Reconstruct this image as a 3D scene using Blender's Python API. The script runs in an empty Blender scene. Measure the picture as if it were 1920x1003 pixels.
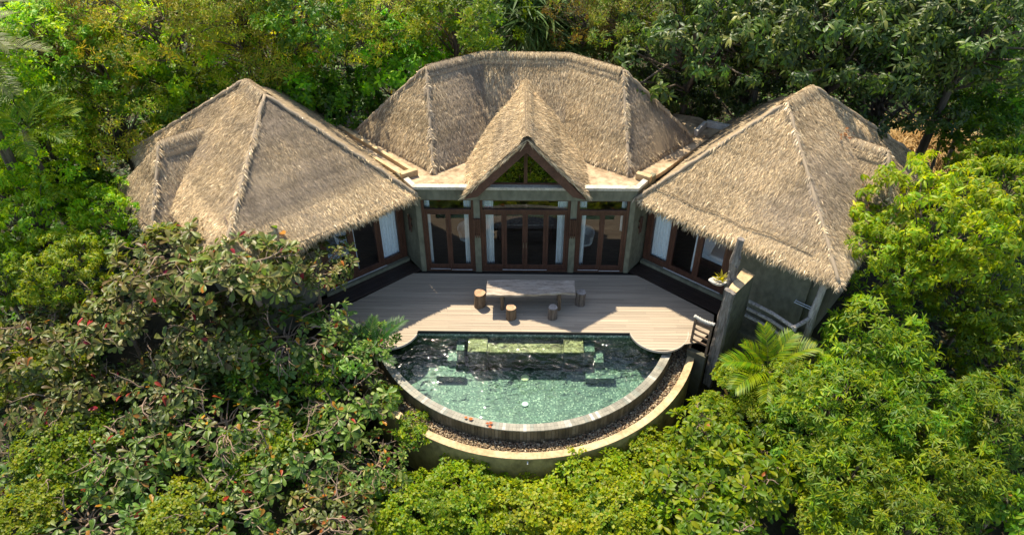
import bpy, math, random
import numpy as np
from mathutils import Vector, Matrix

C = bpy.context.scene.collection
RNG = np.random.default_rng(7)
random.seed(7)

# ------------------------------------------------------------------ camera
F_PX, PITCH, YAW, ROLL = 1450.0, 0.69688709, 0.02132725, -0.00457723
CAM = np.array([0.0, -17.20037, 17.0])
_cp, _sp, _cy, _sy = math.cos(PITCH), math.sin(PITCH), math.cos(YAW), math.sin(YAW)
FW = np.array([-_sy * _cp, _cy * _cp, -_sp]); RT = np.array([_cy, _sy, 0.0]); UPV = np.cross(RT, FW)
R2 = math.cos(ROLL) * RT + math.sin(ROLL) * UPV
U2 = -math.sin(ROLL) * RT + math.cos(ROLL) * UPV


def at(u, v, z):
    """world point at height z seen at photograph position (u, v)"""
    d = FW + (u - 960) / F_PX * R2 - (v - 501.5) / F_PX * U2
    t = (z - CAM[2]) / d[2]
    return np.array([CAM[0] + d[0] * t, CAM[1] + d[1] * t, z])


cam = bpy.data.cameras.new('camera')
cam.sensor_width = 36.0
cam.lens = 36.0 * F_PX / 1920.0
cam.clip_start = 0.5
cam.clip_end = 2000
co = bpy.data.objects.new('camera', cam)
C.objects.link(co)
co.matrix_world = Matrix(((R2[0], U2[0], -FW[0], CAM[0]), (R2[1], U2[1], -FW[1], CAM[1]),
                          (R2[2], U2[2], -FW[2], CAM[2]), (0, 0, 0, 1)))
bpy.context.scene.camera = co

# ------------------------------------------------------------------ light
SUN = np.array([-0.293, 0.4755, 1.0]); SUN /= np.linalg.norm(SUN)
sl = bpy.data.lights.new('sun', 'SUN')
sl.energy = 5.0
sl.angle = math.radians(0.5)
sl.color = (1.0, 0.91, 0.74)
so = bpy.data.objects.new('sun', sl)
C.objects.link(so)
so.rotation_euler = Vector(SUN).to_track_quat('Z', 'Y').to_euler()
so.location = (-10, 16, 40)
w = bpy.data.worlds.new('World')
bpy.context.scene.world = w
w.use_nodes = True
wn = w.node_tree.nodes
sky = wn.new('ShaderNodeTexSky')
sky.sky_type = 'NISHITA'
sky.sun_disc = False
sky.sun_elevation = math.asin(SUN[2])
sky.sun_rotation = math.atan2(SUN[0], SUN[1])
w.node_tree.links.new(sky.outputs[0], wn['Background'].inputs[0])
wn['Background'].inputs[1].default_value = 0.15
vs = bpy.context.scene.view_settings
vs.view_transform = 'Standard'
vs.look = 'None'
vs.gamma = 1.0
vs.exposure = 1.0


# ------------------------------------------------------------------ materials
def mat(name):
    m = bpy.data.materials.new(name)
    m.use_nodes = True
    nt = m.node_tree
    b = nt.nodes['Principled BSDF']
    return m, nt, b


def N(nt, t, **kw):
    n = nt.nodes.new(t)
    for k, v in kw.items():
        if hasattr(n, k):
            setattr(n, k, v)
        else:
            n.inputs[k].default_value = v
    return n


def ramp(nt, stops):
    r = nt.nodes.new('ShaderNodeValToRGB')
    e = r.color_ramp.elements
    while len(e) < len(stops):
        e.new(0.5)
    for i, (p, c) in enumerate(stops):
        e[i].position = p
        e[i].color = (*c, 1)
    return r


def noisy(name, stops, scale, rough=0.8, bump=0.3, detail=8, stretch=(1, 1, 1), scale2=None, bdist=0.02, spec=0.3):
    """surface coloured by object-space noise, with a matching bump"""
    m, nt, b = mat(name)
    tc = N(nt, 'ShaderNodeTexCoord')
    mp = N(nt, 'ShaderNodeMapping')
    mp.inputs['Scale'].default_value = stretch
    nt.links.new(tc.outputs['Object'], mp.inputs[0])
    n = N(nt, 'ShaderNodeTexNoise', Scale=scale, Detail=detail, Roughness=0.65)
    nt.links.new(mp.outputs[0], n.inputs['Vector'])
    r = ramp(nt, stops)
    nt.links.new(n.outputs[0], r.inputs[0])
    n2 = N(nt, 'ShaderNodeTexNoise', Scale=scale2 or scale * 6, Detail=6)
    nt.links.new(mp.outputs[0], n2.inputs['Vector'])
    mx = N(nt, 'ShaderNodeMix', data_type='RGBA', blend_type='MULTIPLY')
    mx.inputs['Factor'].default_value = 0.55
    nt.links.new(r.outputs[0], mx.inputs['A'])
    r2 = ramp(nt, [(0.25, (0.45, 0.45, 0.45)), (0.7, (1.3, 1.3, 1.3))])
    nt.links.new(n2.outputs[0], r2.inputs[0])
    nt.links.new(r2.outputs[0], mx.inputs['B'])
    nt.links.new(mx.outputs['Result'], b.inputs['Base Color'])
    b.inputs['Roughness'].default_value = rough
    b.inputs['Specular IOR Level'].default_value = spec
    if bump:
        bp = N(nt, 'ShaderNodeBump', Strength=bump, Distance=bdist)
        nt.links.new(n2.outputs[0], bp.inputs['Height'])
        nt.links.new(bp.outputs[0], b.inputs['Normal'])
    return m


def tinted(name, rough=0.8, spec=0.2, noise=None, gain=1.0):
    """surface whose own colour varies strand by strand / board by board (colour attribute 'tint')"""
    m, nt, b = mat(name)
    a = N(nt, 'ShaderNodeAttribute', attribute_name='tint')
    out = a.outputs['Color']
    if noise:
        sc, st, lo, hi, bmp = noise
        tc = N(nt, 'ShaderNodeTexCoord')
        mp = N(nt, 'ShaderNodeMapping')
        mp.inputs['Scale'].default_value = st
        nt.links.new(tc.outputs['Object'], mp.inputs[0])
        n = N(nt, 'ShaderNodeTexNoise', Scale=sc, Detail=8, Roughness=0.7)
        nt.links.new(mp.outputs[0], n.inputs['Vector'])
        r = ramp(nt, [(0.3, (lo,) * 3), (0.7, (hi,) * 3)])
        nt.links.new(n.outputs[0], r.inputs[0])
        mx = N(nt, 'ShaderNodeMix', data_type='RGBA', blend_type='MULTIPLY')
        mx.inputs['Factor'].default_value = 1.0
        nt.links.new(out, mx.inputs['A'])
        nt.links.new(r.outputs[0], mx.inputs['B'])
        out = mx.outputs['Result']
        if bmp:
            bp = N(nt, 'ShaderNodeBump', Strength=bmp, Distance=0.01)
            nt.links.new(n.outputs[0], bp.inputs['Height'])
            nt.links.new(bp.outputs[0], b.inputs['Normal'])
    nt.links.new(out, b.inputs['Base Color'])
    b.inputs['Roughness'].default_value = rough
    b.inputs['Specular IOR Level'].default_value = spec
    return m


def leaf_mat(name, rough=0.42, spec=0.45, trans=0.45, tcol=(1.5, 1.75, 0.45), value=1.0):
    m, nt, b = mat(name)
    a = N(nt, 'ShaderNodeAttribute', attribute_name='tint')
    oi = N(nt, 'ShaderNodeObjectInfo')
    hs = N(nt, 'ShaderNodeHueSaturation')
    mr = N(nt, 'ShaderNodeMapRange')
    mr.inputs['To Min'].default_value = 0.485
    mr.inputs['To Max'].default_value = 0.512
    nt.links.new(oi.outputs['Random'], mr.inputs['Value'])
    nt.links.new(mr.outputs[0], hs.inputs['Hue'])
    hs.inputs['Value'].default_value = value
    hs.inputs['Saturation'].default_value = 1.04
    nt.links.new(a.outputs['Color'], hs.inputs['Color'])
    mo = N(nt, 'ShaderNodeMix', data_type='RGBA', blend_type='MULTIPLY')
    mo.inputs['Factor'].default_value = 1.0
    nt.links.new(hs.outputs[0], mo.inputs['A'])
    nt.links.new(oi.outputs['Color'], mo.inputs['B'])
    nt.links.new(mo.outputs['Result'], b.inputs['Base Color'])
    b.inputs['Roughness'].default_value = rough
    b.inputs['Specular IOR Level'].default_value = spec
    tr = N(nt, 'ShaderNodeBsdfTranslucent')
    mt = N(nt, 'ShaderNodeMix', data_type='RGBA', blend_type='MULTIPLY')
    mt.inputs['Factor'].default_value = 1.0
    nt.links.new(mo.outputs['Result'], mt.inputs['A'])
    mt.inputs['B'].default_value = (*tcol, 1)
    nt.links.new(mt.outputs['Result'], tr.inputs[0])
    ms = N(nt, 'ShaderNodeMixShader')
    ms.inputs[0].default_value = trans
    nt.links.new(b.outputs[0], ms.inputs[1])
    nt.links.new(tr.outputs[0], ms.inputs[2])
    nt.links.new(ms.outputs[0], nt.nodes['Material Output'].inputs[0])
    return m


def glass_mat(name, refl=0.1, tint=(0.93, 0.96, 0.95), rough=0.0, ior=1.5):
    m, nt, b = mat(name)
    nt.nodes.remove(b)
    t = N(nt, 'ShaderNodeBsdfTransparent')
    t.inputs[0].default_value = (*tint, 1)
    g = N(nt, 'ShaderNodeBsdfGlossy')
    g.inputs['Roughness'].default_value = rough
    lw = N(nt, 'ShaderNodeFresnel', IOR=ior)
    ad = N(nt, 'ShaderNodeMath', operation='ADD')
    ad.inputs[1].default_value = refl
    nt.links.new(lw.outputs[0], ad.inputs[0])
    ms = N(nt, 'ShaderNodeMixShader')
    nt.links.new(ad.outputs[0], ms.inputs[0])
    nt.links.new(t.outputs[0], ms.inputs[1])
    nt.links.new(g.outputs[0], ms.inputs[2])
    nt.links.new(ms.outputs[0], nt.nodes['Material Output'].inputs[0])
    return m


M = {}
M['plaster'] = noisy('plaster', [(0.3, (0.12, 0.115, 0.072)), (0.6, (0.175, 0.165, 0.108)), (0.8, (0.205, 0.19, 0.125))], 1.2, 0.9, 0.15, stretch=(1, 1, 0.5))
M['cap'] = noisy('cap_paint', [(0.3, (0.33, 0.29, 0.22)), (0.55, (0.5, 0.44, 0.33)), (0.8, (0.58, 0.52, 0.4))], 3, 0.7, 0.1)
M['screed'] = noisy('screed', [(0.28, (0.15, 0.09, 0.045)), (0.42, (0.3, 0.21, 0.12)), (0.58, (0.42, 0.31, 0.19)), (0.8, (0.48, 0.37, 0.24))], 1.5, 0.9, 0.3, scale2=6)
M['wood'] = noisy('dark_timber', [(0.3, (0.05, 0.022, 0.013)), (0.6, (0.09, 0.04, 0.023)), (0.8, (0.11, 0.052, 0.03))], 3, 0.45, 0.1, stretch=(4, 4, 0.6))
M['barge'] = noisy('barge_timber', [(0.3, (0.075, 0.035, 0.022)), (0.7, (0.13, 0.06, 0.038))], 3, 0.55, 0.1)
M['sill'] = noisy('pale_track', [(0.3, (0.4, 0.38, 0.36)), (0.7, (0.55, 0.53, 0.5))], 5, 0.5, 0)
M['glass'] = glass_mat('window_glass', 0.045)
M['glass_wing'] = glass_mat('wing_glass', 0.01, ior=1.3)
M['glass_dark'] = glass_mat('gable_glass', 0.07, (0.16, 0.18, 0.17))
M['curtain'] = noisy('curtain_cloth', [(0.3, (0.62, 0.66, 0.68)), (0.7, (0.8, 0.83, 0.85))], 6, 0.9, 0.2, stretch=(6, 6, 0.3))
M['chairwhite'] = noisy('white_shell', [(0.3, (0.6, 0.62, 0.62)), (0.7, (0.75, 0.76, 0.76))], 3, 0.4, 0)
M['indoor'] = noisy('indoor_plaster', [(0.3, (0.22, 0.19, 0.15)), (0.7, (0.32, 0.28, 0.22))], 1.0, 0.9, 0)
M['indoor_floor'] = noisy('indoor_boards', [(0.3, (0.1, 0.06, 0.035)), (0.7, (0.17, 0.105, 0.06))], 2.0, 0.5, 0.1, stretch=(1, 8, 1))
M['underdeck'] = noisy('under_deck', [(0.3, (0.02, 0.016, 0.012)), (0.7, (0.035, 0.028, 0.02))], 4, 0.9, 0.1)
M['deck'] = tinted('deck_boards', 0.75, 0.25, noise=(2.2, (0.12, 12, 1), 0.62, 1.28, 0.1))
M['dryboards'] = tinted('oiled_boards', 0.5, 0.3, noise=(2.2, (1.2, 7, 1), 0.7, 1.25, 0.2))
M['thatch'] = tinted('thatch_straw', 0.85, 0.15)
M['thatch_base'] = noisy('thatch_base', [(0.3, (0.13, 0.095, 0.055)), (0.55, (0.24, 0.18, 0.11)), (0.8, (0.32, 0.25, 0.16))], 2.0, 0.95, 0.8, stretch=(1, 1, 1), scale2=24, bdist=0.04)
M['rope'] = noisy('rope', [(0.3, (0.1, 0.07, 0.04)), (0.7, (0.2, 0.15, 0.09))], 20, 0.9, 0.2)
M['log'] = noisy('log_bark', [(0.3, (0.06, 0.036, 0.02)), (0.5, (0.15, 0.095, 0.052)), (0.75, (0.27, 0.185, 0.11))], 3, 0.85, 0.8, stretch=(5, 5, 0.5), bdist=0.03)
M['log_grey'] = noisy('log_bark_grey', [(0.3, (0.05, 0.035, 0.025)), (0.5, (0.13, 0.095, 0.07)), (0.75, (0.24, 0.19, 0.15))], 3, 0.85, 0.8, stretch=(5, 5, 0.5), bdist=0.03)
M['log_end'] = noisy('log_end', [(0.3, (0.26, 0.13, 0.065)), (0.6, (0.44, 0.28, 0.16)), (0.8, (0.52, 0.38, 0.25))], 5, 0.8, 0.3)
M['log_end_grey'] = noisy('log_end_grey', [(0.3, (0.13, 0.11, 0.09)), (0.6, (0.34, 0.29, 0.24)), (0.8, (0.44, 0.39, 0.33))], 5, 0.8, 0.3)
M['tabletop'] = noisy('table_plank', [(0.3, (0.16, 0.12, 0.085)), (0.5, (0.34, 0.27, 0.2)), (0.75, (0.5, 0.42, 0.33))], 2.4, 0.75, 0.5, stretch=(1, 7, 3))
M['drift'] = noisy('driftwood', [(0.32, (0.05, 0.04, 0.033)), (0.48, (0.17, 0.145, 0.12)), (0.75, (0.33, 0.29, 0.25))], 2.5, 0.85, 0.8, stretch=(6, 6, 0.7), bdist=0.03)
M['drift_pale'] = noisy('driftwood_pale', [(0.3, (0.35, 0.31, 0.26)), (0.7, (0.6, 0.56, 0.48))], 4, 0.85, 0.6)
M['gatewood'] = noisy('gate_timber', [(0.3, (0.08, 0.05, 0.03)), (0.7, (0.2, 0.13, 0.085))], 4, 0.7, 0.3)
M['concrete'] = noisy('mossy_concrete', [(0.3, (0.12, 0.09, 0.03)), (0.5, (0.3, 0.235, 0.085)), (0.75, (0.4, 0.315, 0.12))], 1.4, 0.9, 0.3, stretch=(1, 1, 0.6))
M['concrete_dark'] = noisy('dark_concrete', [(0.3, (0.05, 0.045, 0.028)), (0.5, (0.105, 0.095, 0.06)), (0.75, (0.16, 0.145, 0.095))], 1.4, 0.9, 0.3, stretch=(1, 1, 0.6))  # darker concrete; shade on the garden wall's unlit face is put into the colour
M['drift_light'] = noisy('driftwood_light', [(0.32, (0.14, 0.12, 0.1)), (0.48, (0.33, 0.29, 0.25)), (0.75, (0.5, 0.46, 0.4))], 2.5, 0.85, 0.8, stretch=(6, 6, 0.7), bdist=0.03)
M['kerb'] = noisy('kerb_render', [(0.3, (0.32, 0.21, 0.1)), (0.55, (0.47, 0.34, 0.18)), (0.8, (0.53, 0.4, 0.23))], 1.6, 0.85, 0.2)
M['metal'] = noisy('rail_metal', [(0.3, (0.6, 0.6, 0.6)), (0.7, (0.75, 0.75, 0.75))], 8, 0.3, 0)
M['bark'] = noisy('bark', [(0.3, (0.06, 0.045, 0.03)), (0.6, (0.15, 0.115, 0.08)), (0.8, (0.24, 0.19, 0.14))], 2, 0.9, 0.5, stretch=(5, 5, 0.7))
M['bark_tan'] = noisy('bark_tan', [(0.3, (0.13, 0.085, 0.055)), (0.6, (0.26, 0.18, 0.12)), (0.8, (0.36, 0.27, 0.19))], 3, 0.8, 0.4)
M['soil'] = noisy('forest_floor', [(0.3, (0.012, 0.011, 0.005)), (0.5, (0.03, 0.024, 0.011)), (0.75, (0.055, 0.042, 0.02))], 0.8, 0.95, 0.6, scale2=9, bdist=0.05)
M['leaf'] = leaf_mat('leaf', 0.48, 0.33, 0.52, (1.75, 1.72, 0.4), 1.08)
M['leaf_gloss'] = leaf_mat('leaf_gloss', 0.42, 0.3, 0.38, value=1.1)
M['pebble'] = tinted('pebbles', 0.6, 0.3)
M['litter'] = leaf_mat('dry_leaf', 0.7, 0.2, 0.3, (1.2, 1.0, 0.7))
M['poollight'] = noisy('pool_lens', [(0.3, (0.75, 0.72, 0.4)), (0.7, (0.85, 0.82, 0.5))], 5, 0.4, 0)
M['poolwhite'] = noisy('pool_white', [(0.3, (0.7, 0.75, 0.7)), (0.7, (0.85, 0.88, 0.84))], 9, 0.5, 0)


def tile_mat(name, stops, scale, spec=0.4, rough=0.4, big=0.8):
    """small mosaic tiles: one random colour per cell, large stains on top"""
    m, nt, b = mat(name)
    tc = N(nt, 'ShaderNodeTexCoord')
    v = N(nt, 'ShaderNodeTexVoronoi', Scale=scale)
    v.distance = 'CHEBYCHEV'
    v.inputs['Randomness'].default_value = 0.35
    nt.links.new(tc.outputs['Object'], v.inputs['Vector'])
    sp = N(nt, 'ShaderNodeSeparateColor')
    nt.links.new(v.outputs['Color'], sp.inputs[0])
    r = ramp(nt, stops)
    nt.links.new(sp.outputs[0], r.inputs[0])
    n = N(nt, 'ShaderNodeTexNoise', Scale=big, Detail=7, Roughness=0.6)
    nt.links.new(tc.outputs['Object'], n.inputs['Vector'])
    r2 = ramp(nt, [(0.3, (0.6, 0.62, 0.55)), (0.65, (1.2, 1.2, 1.15))])
    nt.links.new(n.outputs[0], r2.inputs[0])
    mx = N(nt, 'ShaderNodeMix', data_type='RGBA', blend_type='MULTIPLY')
    mx.inputs['Factor'].default_value = 1.0
    nt.links.new(r.outputs[0], mx.inputs['A'])
    nt.links.new(r2.outputs[0], mx.inputs['B'])
    nt.links.new(mx.outputs['Result'], b.inputs['Base Color'])
    b.inputs['Roughness'].default_value = rough
    b.inputs['Specular IOR Level'].default_value = spec
    return m


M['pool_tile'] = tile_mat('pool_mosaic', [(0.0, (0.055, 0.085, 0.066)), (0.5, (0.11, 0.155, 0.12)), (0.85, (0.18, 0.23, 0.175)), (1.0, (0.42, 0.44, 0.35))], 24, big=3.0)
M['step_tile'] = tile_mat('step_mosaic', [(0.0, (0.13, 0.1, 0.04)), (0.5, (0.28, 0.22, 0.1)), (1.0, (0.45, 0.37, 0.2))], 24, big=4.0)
M['pool_shaded'] = tile_mat('pool_mosaic_shaded', [(0.0, (0.015, 0.03, 0.028)), (0.5, (0.03, 0.05, 0.042)), (1.0, (0.05, 0.075, 0.06))], 24, big=3.0)  # darkened mosaic: shade on the step and bench sides is put into the colour
M['rim_tile'] = tinted('rim_tiles', 0.5, 0.35, noise=(3.5, (1, 1, 1), 0.7, 1.25, 0.1))


def water_mat():
    m, nt, b = mat('water')
    nt.nodes.remove(b)
    tc = N(nt, 'ShaderNodeTexCoord')
    mp = N(nt, 'ShaderNodeMapping')
    mp.inputs['Scale'].default_value = (1.0, 1.5, 1.0)
    mp.inputs['Rotation'].default_value = (0, 0, math.radians(25))
    nt.links.new(tc.outputs['Object'], mp.inputs[0])
    n1 = N(nt, 'ShaderNodeTexNoise', Scale=4.2, Detail=2, Roughness=0.45, Distortion=0.7)
    nt.links.new(mp.outputs[0], n1.inputs['Vector'])
    n2 = N(nt, 'ShaderNodeTexNoise', Scale=1.1, Detail=2)
    nt.links.new(tc.outputs['Object'], n2.inputs['Vector'])
    r = ramp(nt, [(0.42, (0.25,) * 3), (0.62, (1.0,) * 3)])
    nt.links.new(n2.outputs[0], r.inputs[0])
    mu = N(nt, 'ShaderNodeMath', operation='MULTIPLY')
    nt.links.new(n1.outputs[0], mu.inputs[0])
    nt.links.new(r.outputs[0], mu.inputs[1])
    # ruffled near the deck where the inlet is, calm towards the overflow rim
    sp = N(nt, 'ShaderNodeSeparateXYZ')
    nt.links.new(tc.outputs['Object'], sp.inputs[0])
    mr = N(nt, 'ShaderNodeMapRange')
    for nm_, v_ in (('From Min', -2.0), ('From Max', -0.7), ('To Min', 0.2), ('To Max', 1.0)):
        mr.inputs[nm_].default_value = v_
    nt.links.new(sp.outputs['Y'], mr.inputs['Value'])
    mu2 = N(nt, 'ShaderNodeMath', operation='MULTIPLY')
    nt.links.new(mu.outputs[0], mu2.inputs[0])
    nt.links.new(mr.outputs[0], mu2.inputs[1])
    mu = mu2
    bp = N(nt, 'ShaderNodeBump', Strength=1.0, Distance=0.15)
    nt.links.new(mu.outputs[0], bp.inputs['Height'])
    fr = N(nt, 'ShaderNodeFresnel', IOR=1.5)
    nt.links.new(bp.outputs[0], fr.inputs['Normal'])
    t = N(nt, 'ShaderNodeBsdfTransparent')
    t.inputs[0].default_value = (0.71, 0.86, 0.8, 1)
    g = N(nt, 'ShaderNodeBsdfGlossy')
    g.inputs['Roughness'].default_value = 0.035
    nt.links.new(bp.outputs[0], g.inputs['Normal'])
    ms = N(nt, 'ShaderNodeMixShader')
    nt.links.new(fr.outputs[0], ms.inputs[0])
    nt.links.new(t.outputs[0], ms.inputs[1])
    nt.links.new(g.outputs[0], ms.inputs[2])
    nt.links.new(ms.outputs[0], nt.nodes['Material Output'].inputs[0])
    return m


M['water'] = water_mat()


# ------------------------------------------------------------------ mesh helpers
class MB:
    """collects shapes for ONE mesh object"""
    def __init__(self):
        self.v = []; self.f = []; self.c = []; self.m = []; self.n = 0

    def add(self, V, F, col=None, mi=0):
        V = np.asarray(V, float)
        o = self.n
        self.v.append(V)
        self.f += [[i + o for i in f] for f in F]
        self.m += [mi] * len(F)
        if col is None:
            col = (1, 1, 1)
        col = np.asarray(col, float)
        if col.ndim == 1:
            col = np.tile(col, (len(V), 1))
        self.c.append(col)
        self.n += len(V)
        return self

    def box(self, x0, x1, y0, y1, z0, z1, col=None, mi=0):
        V = [(x, y, z) for z in (z0, z1) for y in (y0, y1) for x in (x0, x1)]
        return self.add(V, [[0, 2, 3, 1], [4, 5, 7, 6], [0, 1, 5, 4], [2, 6, 7, 3], [0, 4, 6, 2], [1, 3, 7, 5]], col, mi)

    def obox(self, p, q, w, z0, z1, side=0.0, col=None, mi=0):
        """box along the ground line p-q, width w (offset to one side by side*w), between two heights"""
        p = np.array(p[:2], float); q = np.array(q[:2], float)
        d = (q - p) / np.linalg.norm(q - p)
        s = np.array([-d[1], d[0]])
        a = (-0.5 + side) * w; b = (0.5 + side) * w
        P = [p + a * s, q + a * s, q + b * s, p + b * s]
        return self.prism(P, z0, z1, col, mi)

    def prism(self, poly, z0, z1, col=None, mi=0):
        n = len(poly)
        V = [(p[0], p[1], z0) for p in poly] + [(p[0], p[1], z1) for p in poly]
        F = [list(range(n))[::-1], list(range(n, 2 * n))] + [[i, (i + 1) % n, n + (i + 1) % n, n + i] for i in range(n)]
        return self.add(V, F, col, mi)

    def tube(self, pts, rad, k=6, col=None, mi=0, cap=True):
        pts = np.asarray(pts, float)
        rad = np.broadcast_to(np.asarray(rad, float), (len(pts),))
        V = []
        for i, p in enumerate(pts):
            t = pts[min(i + 1, len(pts) - 1)] - pts[max(i - 1, 0)]
            t /= (np.linalg.norm(t) + 1e-9)
            a = np.cross(t, (0.0, 0.0, 1.0) if abs(t[2]) < 0.9 else (1.0, 0.0, 0.0)); a /= np.linalg.norm(a)
            b = np.cross(t, a)
            for j in range(k):
                an = 2 * math.pi * j / k
                V.append(p + rad[i] * (math.cos(an) * a + math.sin(an) * b))
        F = []
        for i in range(len(pts) - 1):
            for j in range(k):
                F.append([i * k + j, i * k + (j + 1) % k, (i + 1) * k + (j + 1) % k, (i + 1) * k + j])
        if cap:
            F.append(list(range(k))[::-1])
            F.append([(len(pts) - 1) * k + j for j in range(k)])
        return self.add(V, F, col, mi)

    def tris(self, V, T, col, mi=0):
        """many triangles at once (arrays)"""
        o = self.n
        self.v.append(V)
        self.f.append(np.asarray(T) + o)
        self.m.append(mi)
        self.c.append(col)
        self.n += len(V)
        return self

    def mesh(self, name, mats):
        V = np.concatenate(self.v) if self.v else np.zeros((0, 3))
        Cc = np.concatenate(self.c)
        me = bpy.data.meshes.new(name)
        loops, starts, totals, mis = [], [], [], []
        pos = 0
        arr = [f for f in self.f if isinstance(f, np.ndarray)]
        lst = [f for f in self.f if not isinstance(f, np.ndarray)]
        mi_l = [mm for f, mm in zip(self.f, self.m) if not isinstance(f, np.ndarray)]
        for f, mm in zip(lst, mi_l):
            loops.append(np.array(f)); starts.append(pos); totals.append(len(f)); pos += len(f); mis.append(mm)
        starts = np.array(starts, dtype=np.int64); totals = np.array(totals, dtype=np.int64)
        mis = np.array(mis, dtype=np.int64)
        L = np.concatenate(loops) if loops else np.zeros(0, dtype=np.int64)
        for a in arr:
            k = a.shape[1]
            L = np.concatenate([L, a.ravel()])
            starts = np.concatenate([starts, pos + k * np.arange(len(a))])
            totals = np.concatenate([totals, np.full(len(a), k)])
            mis = np.concatenate([mis, np.zeros(len(a), dtype=np.int64)])
            pos += a.size
        me.vertices.add(len(V))
        me.vertices.foreach_set('co', V.astype(np.float32).ravel())
        me.loops.add(len(L))
        me.loops.foreach_set('vertex_index', L.astype(np.int32))
        me.polygons.add(len(starts))
        me.polygons.foreach_set('loop_start', starts.astype(np.int32))
        me.polygons.foreach_set('loop_total', totals.astype(np.int32))
        me.polygons.foreach_set('material_index', mis.astype(np.int32))
        me.update(calc_edges=True)
        me.polygons.foreach_set('use_smooth', [len(arr) > 0] * len(me.polygons))
        at_ = me.color_attributes.new('tint', 'FLOAT_COLOR', 'POINT')
        at_.data.foreach_set('color', np.concatenate([Cc, np.ones((len(Cc), 1))], 1).astype(np.float32).ravel())
        for mm in (mats if isinstance(mats, (list, tuple)) else [mats]):
            me.materials.append(mm)
        me.validate()
        return me


WORLD = {}


def link(name, me, parent=None, loc=None):
    o = bpy.data.objects.new(name, me)
    C.objects.link(o)
    if parent is not None:
        o.parent = parent
    if loc is not None:
        o.location = loc
    return o


def thing(name, label, cat, loc, group=None):
    o = bpy.data.objects.new(name, None)
    C.objects.link(o)
    o.location = [float(a) for a in loc]
    o.empty_display_size = 0.2
    o['label'] = label
    o['category'] = cat
    if group:
        o['group'] = group
    WORLD[o.name] = np.array(loc, float)
    return o


def part(name, mb, mats, parent, smooth=False, bevel=0):
    """a mesh given in world coordinates, made a child of its thing (or of a part)"""
    base = WORLD[parent.name]
    mb.v = [v - base for v in mb.v]
    me = mb.mesh(name, mats)
    if smooth:
        me.polygons.foreach_set('use_smooth', [True] * len(me.polygons))
    o = link(name, me, parent)
    WORLD[o.name] = base
    if bevel:
        bm_ = o.modifiers.new('bevel', 'BEVEL')
        bm_.width = bevel; bm_.segments = 2; bm_.limit_method = 'ANGLE'
    return o


def solo(name, mb, mats, label=None, cat=None, kind=None, group=None, smooth=False):
    me = mb.mesh(name, mats)
    if smooth:
        me.polygons.foreach_set('use_smooth', [True] * len(me.polygons))
    o = link(name, me)
    if label: o['label'] = label
    if cat: o['category'] = cat
    if kind: o['kind'] = kind
    if group: o['group'] = group
    return o


def wob(P, seed, fr=1.0):
    """smooth pseudo-noise in about -1..1 at the points P"""
    r = np.random.default_rng(seed)
    out = np.zeros(len(P))
    for i in range(6):
        k = r.normal(size=3); k *= fr * (0.6 + 0.5 * i) / np.linalg.norm(k)
        out += np.sin(P @ k + r.uniform(0, 6.28)) / (1 + 0.4 * i)
    return out / 2.6


def nrm(a):
    return a / (np.linalg.norm(a, axis=-1, keepdims=True) + 1e-9)



# ================================================================== GROUND
def gz(x, y):
    """height of the terrain"""
    x = np.asarray(x, float); y = np.asarray(y, float)
    front = np.clip((-3.0 - y) / 6.0, 0, 1); far = np.clip((-9 - y) / 30.0, 0, 3)
    z = -0.7 - 1.9 * (front * front * (3 - 2 * front)) - 4.0 * far
    side = np.clip((np.abs(x) - 7) / 5, 0, 1)
    z = z - 0.5 * side * (y < 8)
    r = np.hypot(x, y - 1.17)
    pit = np.clip((7.5 - r) / 1.5, 0, 1) * np.clip((0.5 - y) / 1.5, 0, 1)
    z = np.minimum(z, -0.7 - 1.8 * pit)
    back = np.clip((y - 9) / 30.0, 0, 4)
    return z + 6.5 * back


xs = np.concatenate([np.linspace(-220, -32, 10), np.linspace(-30, 30, 101), np.linspace(32, 220, 10)])
ys = np.concatenate([np.linspace(-90, -22, 8), np.linspace(-20, 34, 91), np.linspace(37, 200, 10)])
X, Y = np.meshgrid(xs, ys)
Z = gz(X, Y) + 0.1 * np.sin(X * 1.3 + 1.7 * np.sin(Y * 0.9)) * np.cos(Y * 1.1)
Z = np.where((np.hypot(X, Y - 1.17) < 5.5) & (Y < 1.2), np.minimum(Z, -1.9), Z)
V = np.stack([X.ravel(), Y.ravel(), Z.ravel()], 1)
nx = len(xs)
Fq = [[j * nx + i, j * nx + i + 1, (j + 1) * nx + i + 1, (j + 1) * nx + i] for j in range(len(ys) - 1) for i in range(nx - 1)]
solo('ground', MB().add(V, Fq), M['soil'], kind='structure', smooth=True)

# ================================================================== DECK
PC = np.array([0.0, 1.166])           # centre of the pool's arc
PLATS = [(-4.2, 0.13, 0.9), (4.2, 0.13, 0.9)]


def deck_x(y):
    """left and right end of the deck at depth y (intervals)"""
    out = []
    if y >= 0:
        xr = np.interp(y, [0, 0.2, 0.85, 2.95], [5.72, 5.9, 6.05, 3.56])
        xl = -np.interp(y, [0, 0.2, 0.6, 0.85, 2.95], [6.2, 6.3, 6.35, 6.05, 3.56])
        out = [(xl, xr)]
    else:
        for cx, cy, r in PLATS:
            h = r * r - (y - cy) ** 2
            if h > 0:
                h = math.sqrt(h)
                a, b = cx - h, cx + h
                if cx > 0 and y > -0.45:
                    b = max(b, 5.72 + y * 0.9)
                if cx < 0 and y > -0.45:
                    a = min(a, -6.2 - y * 0.9)
                out.append((a, b))
    return out


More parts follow.
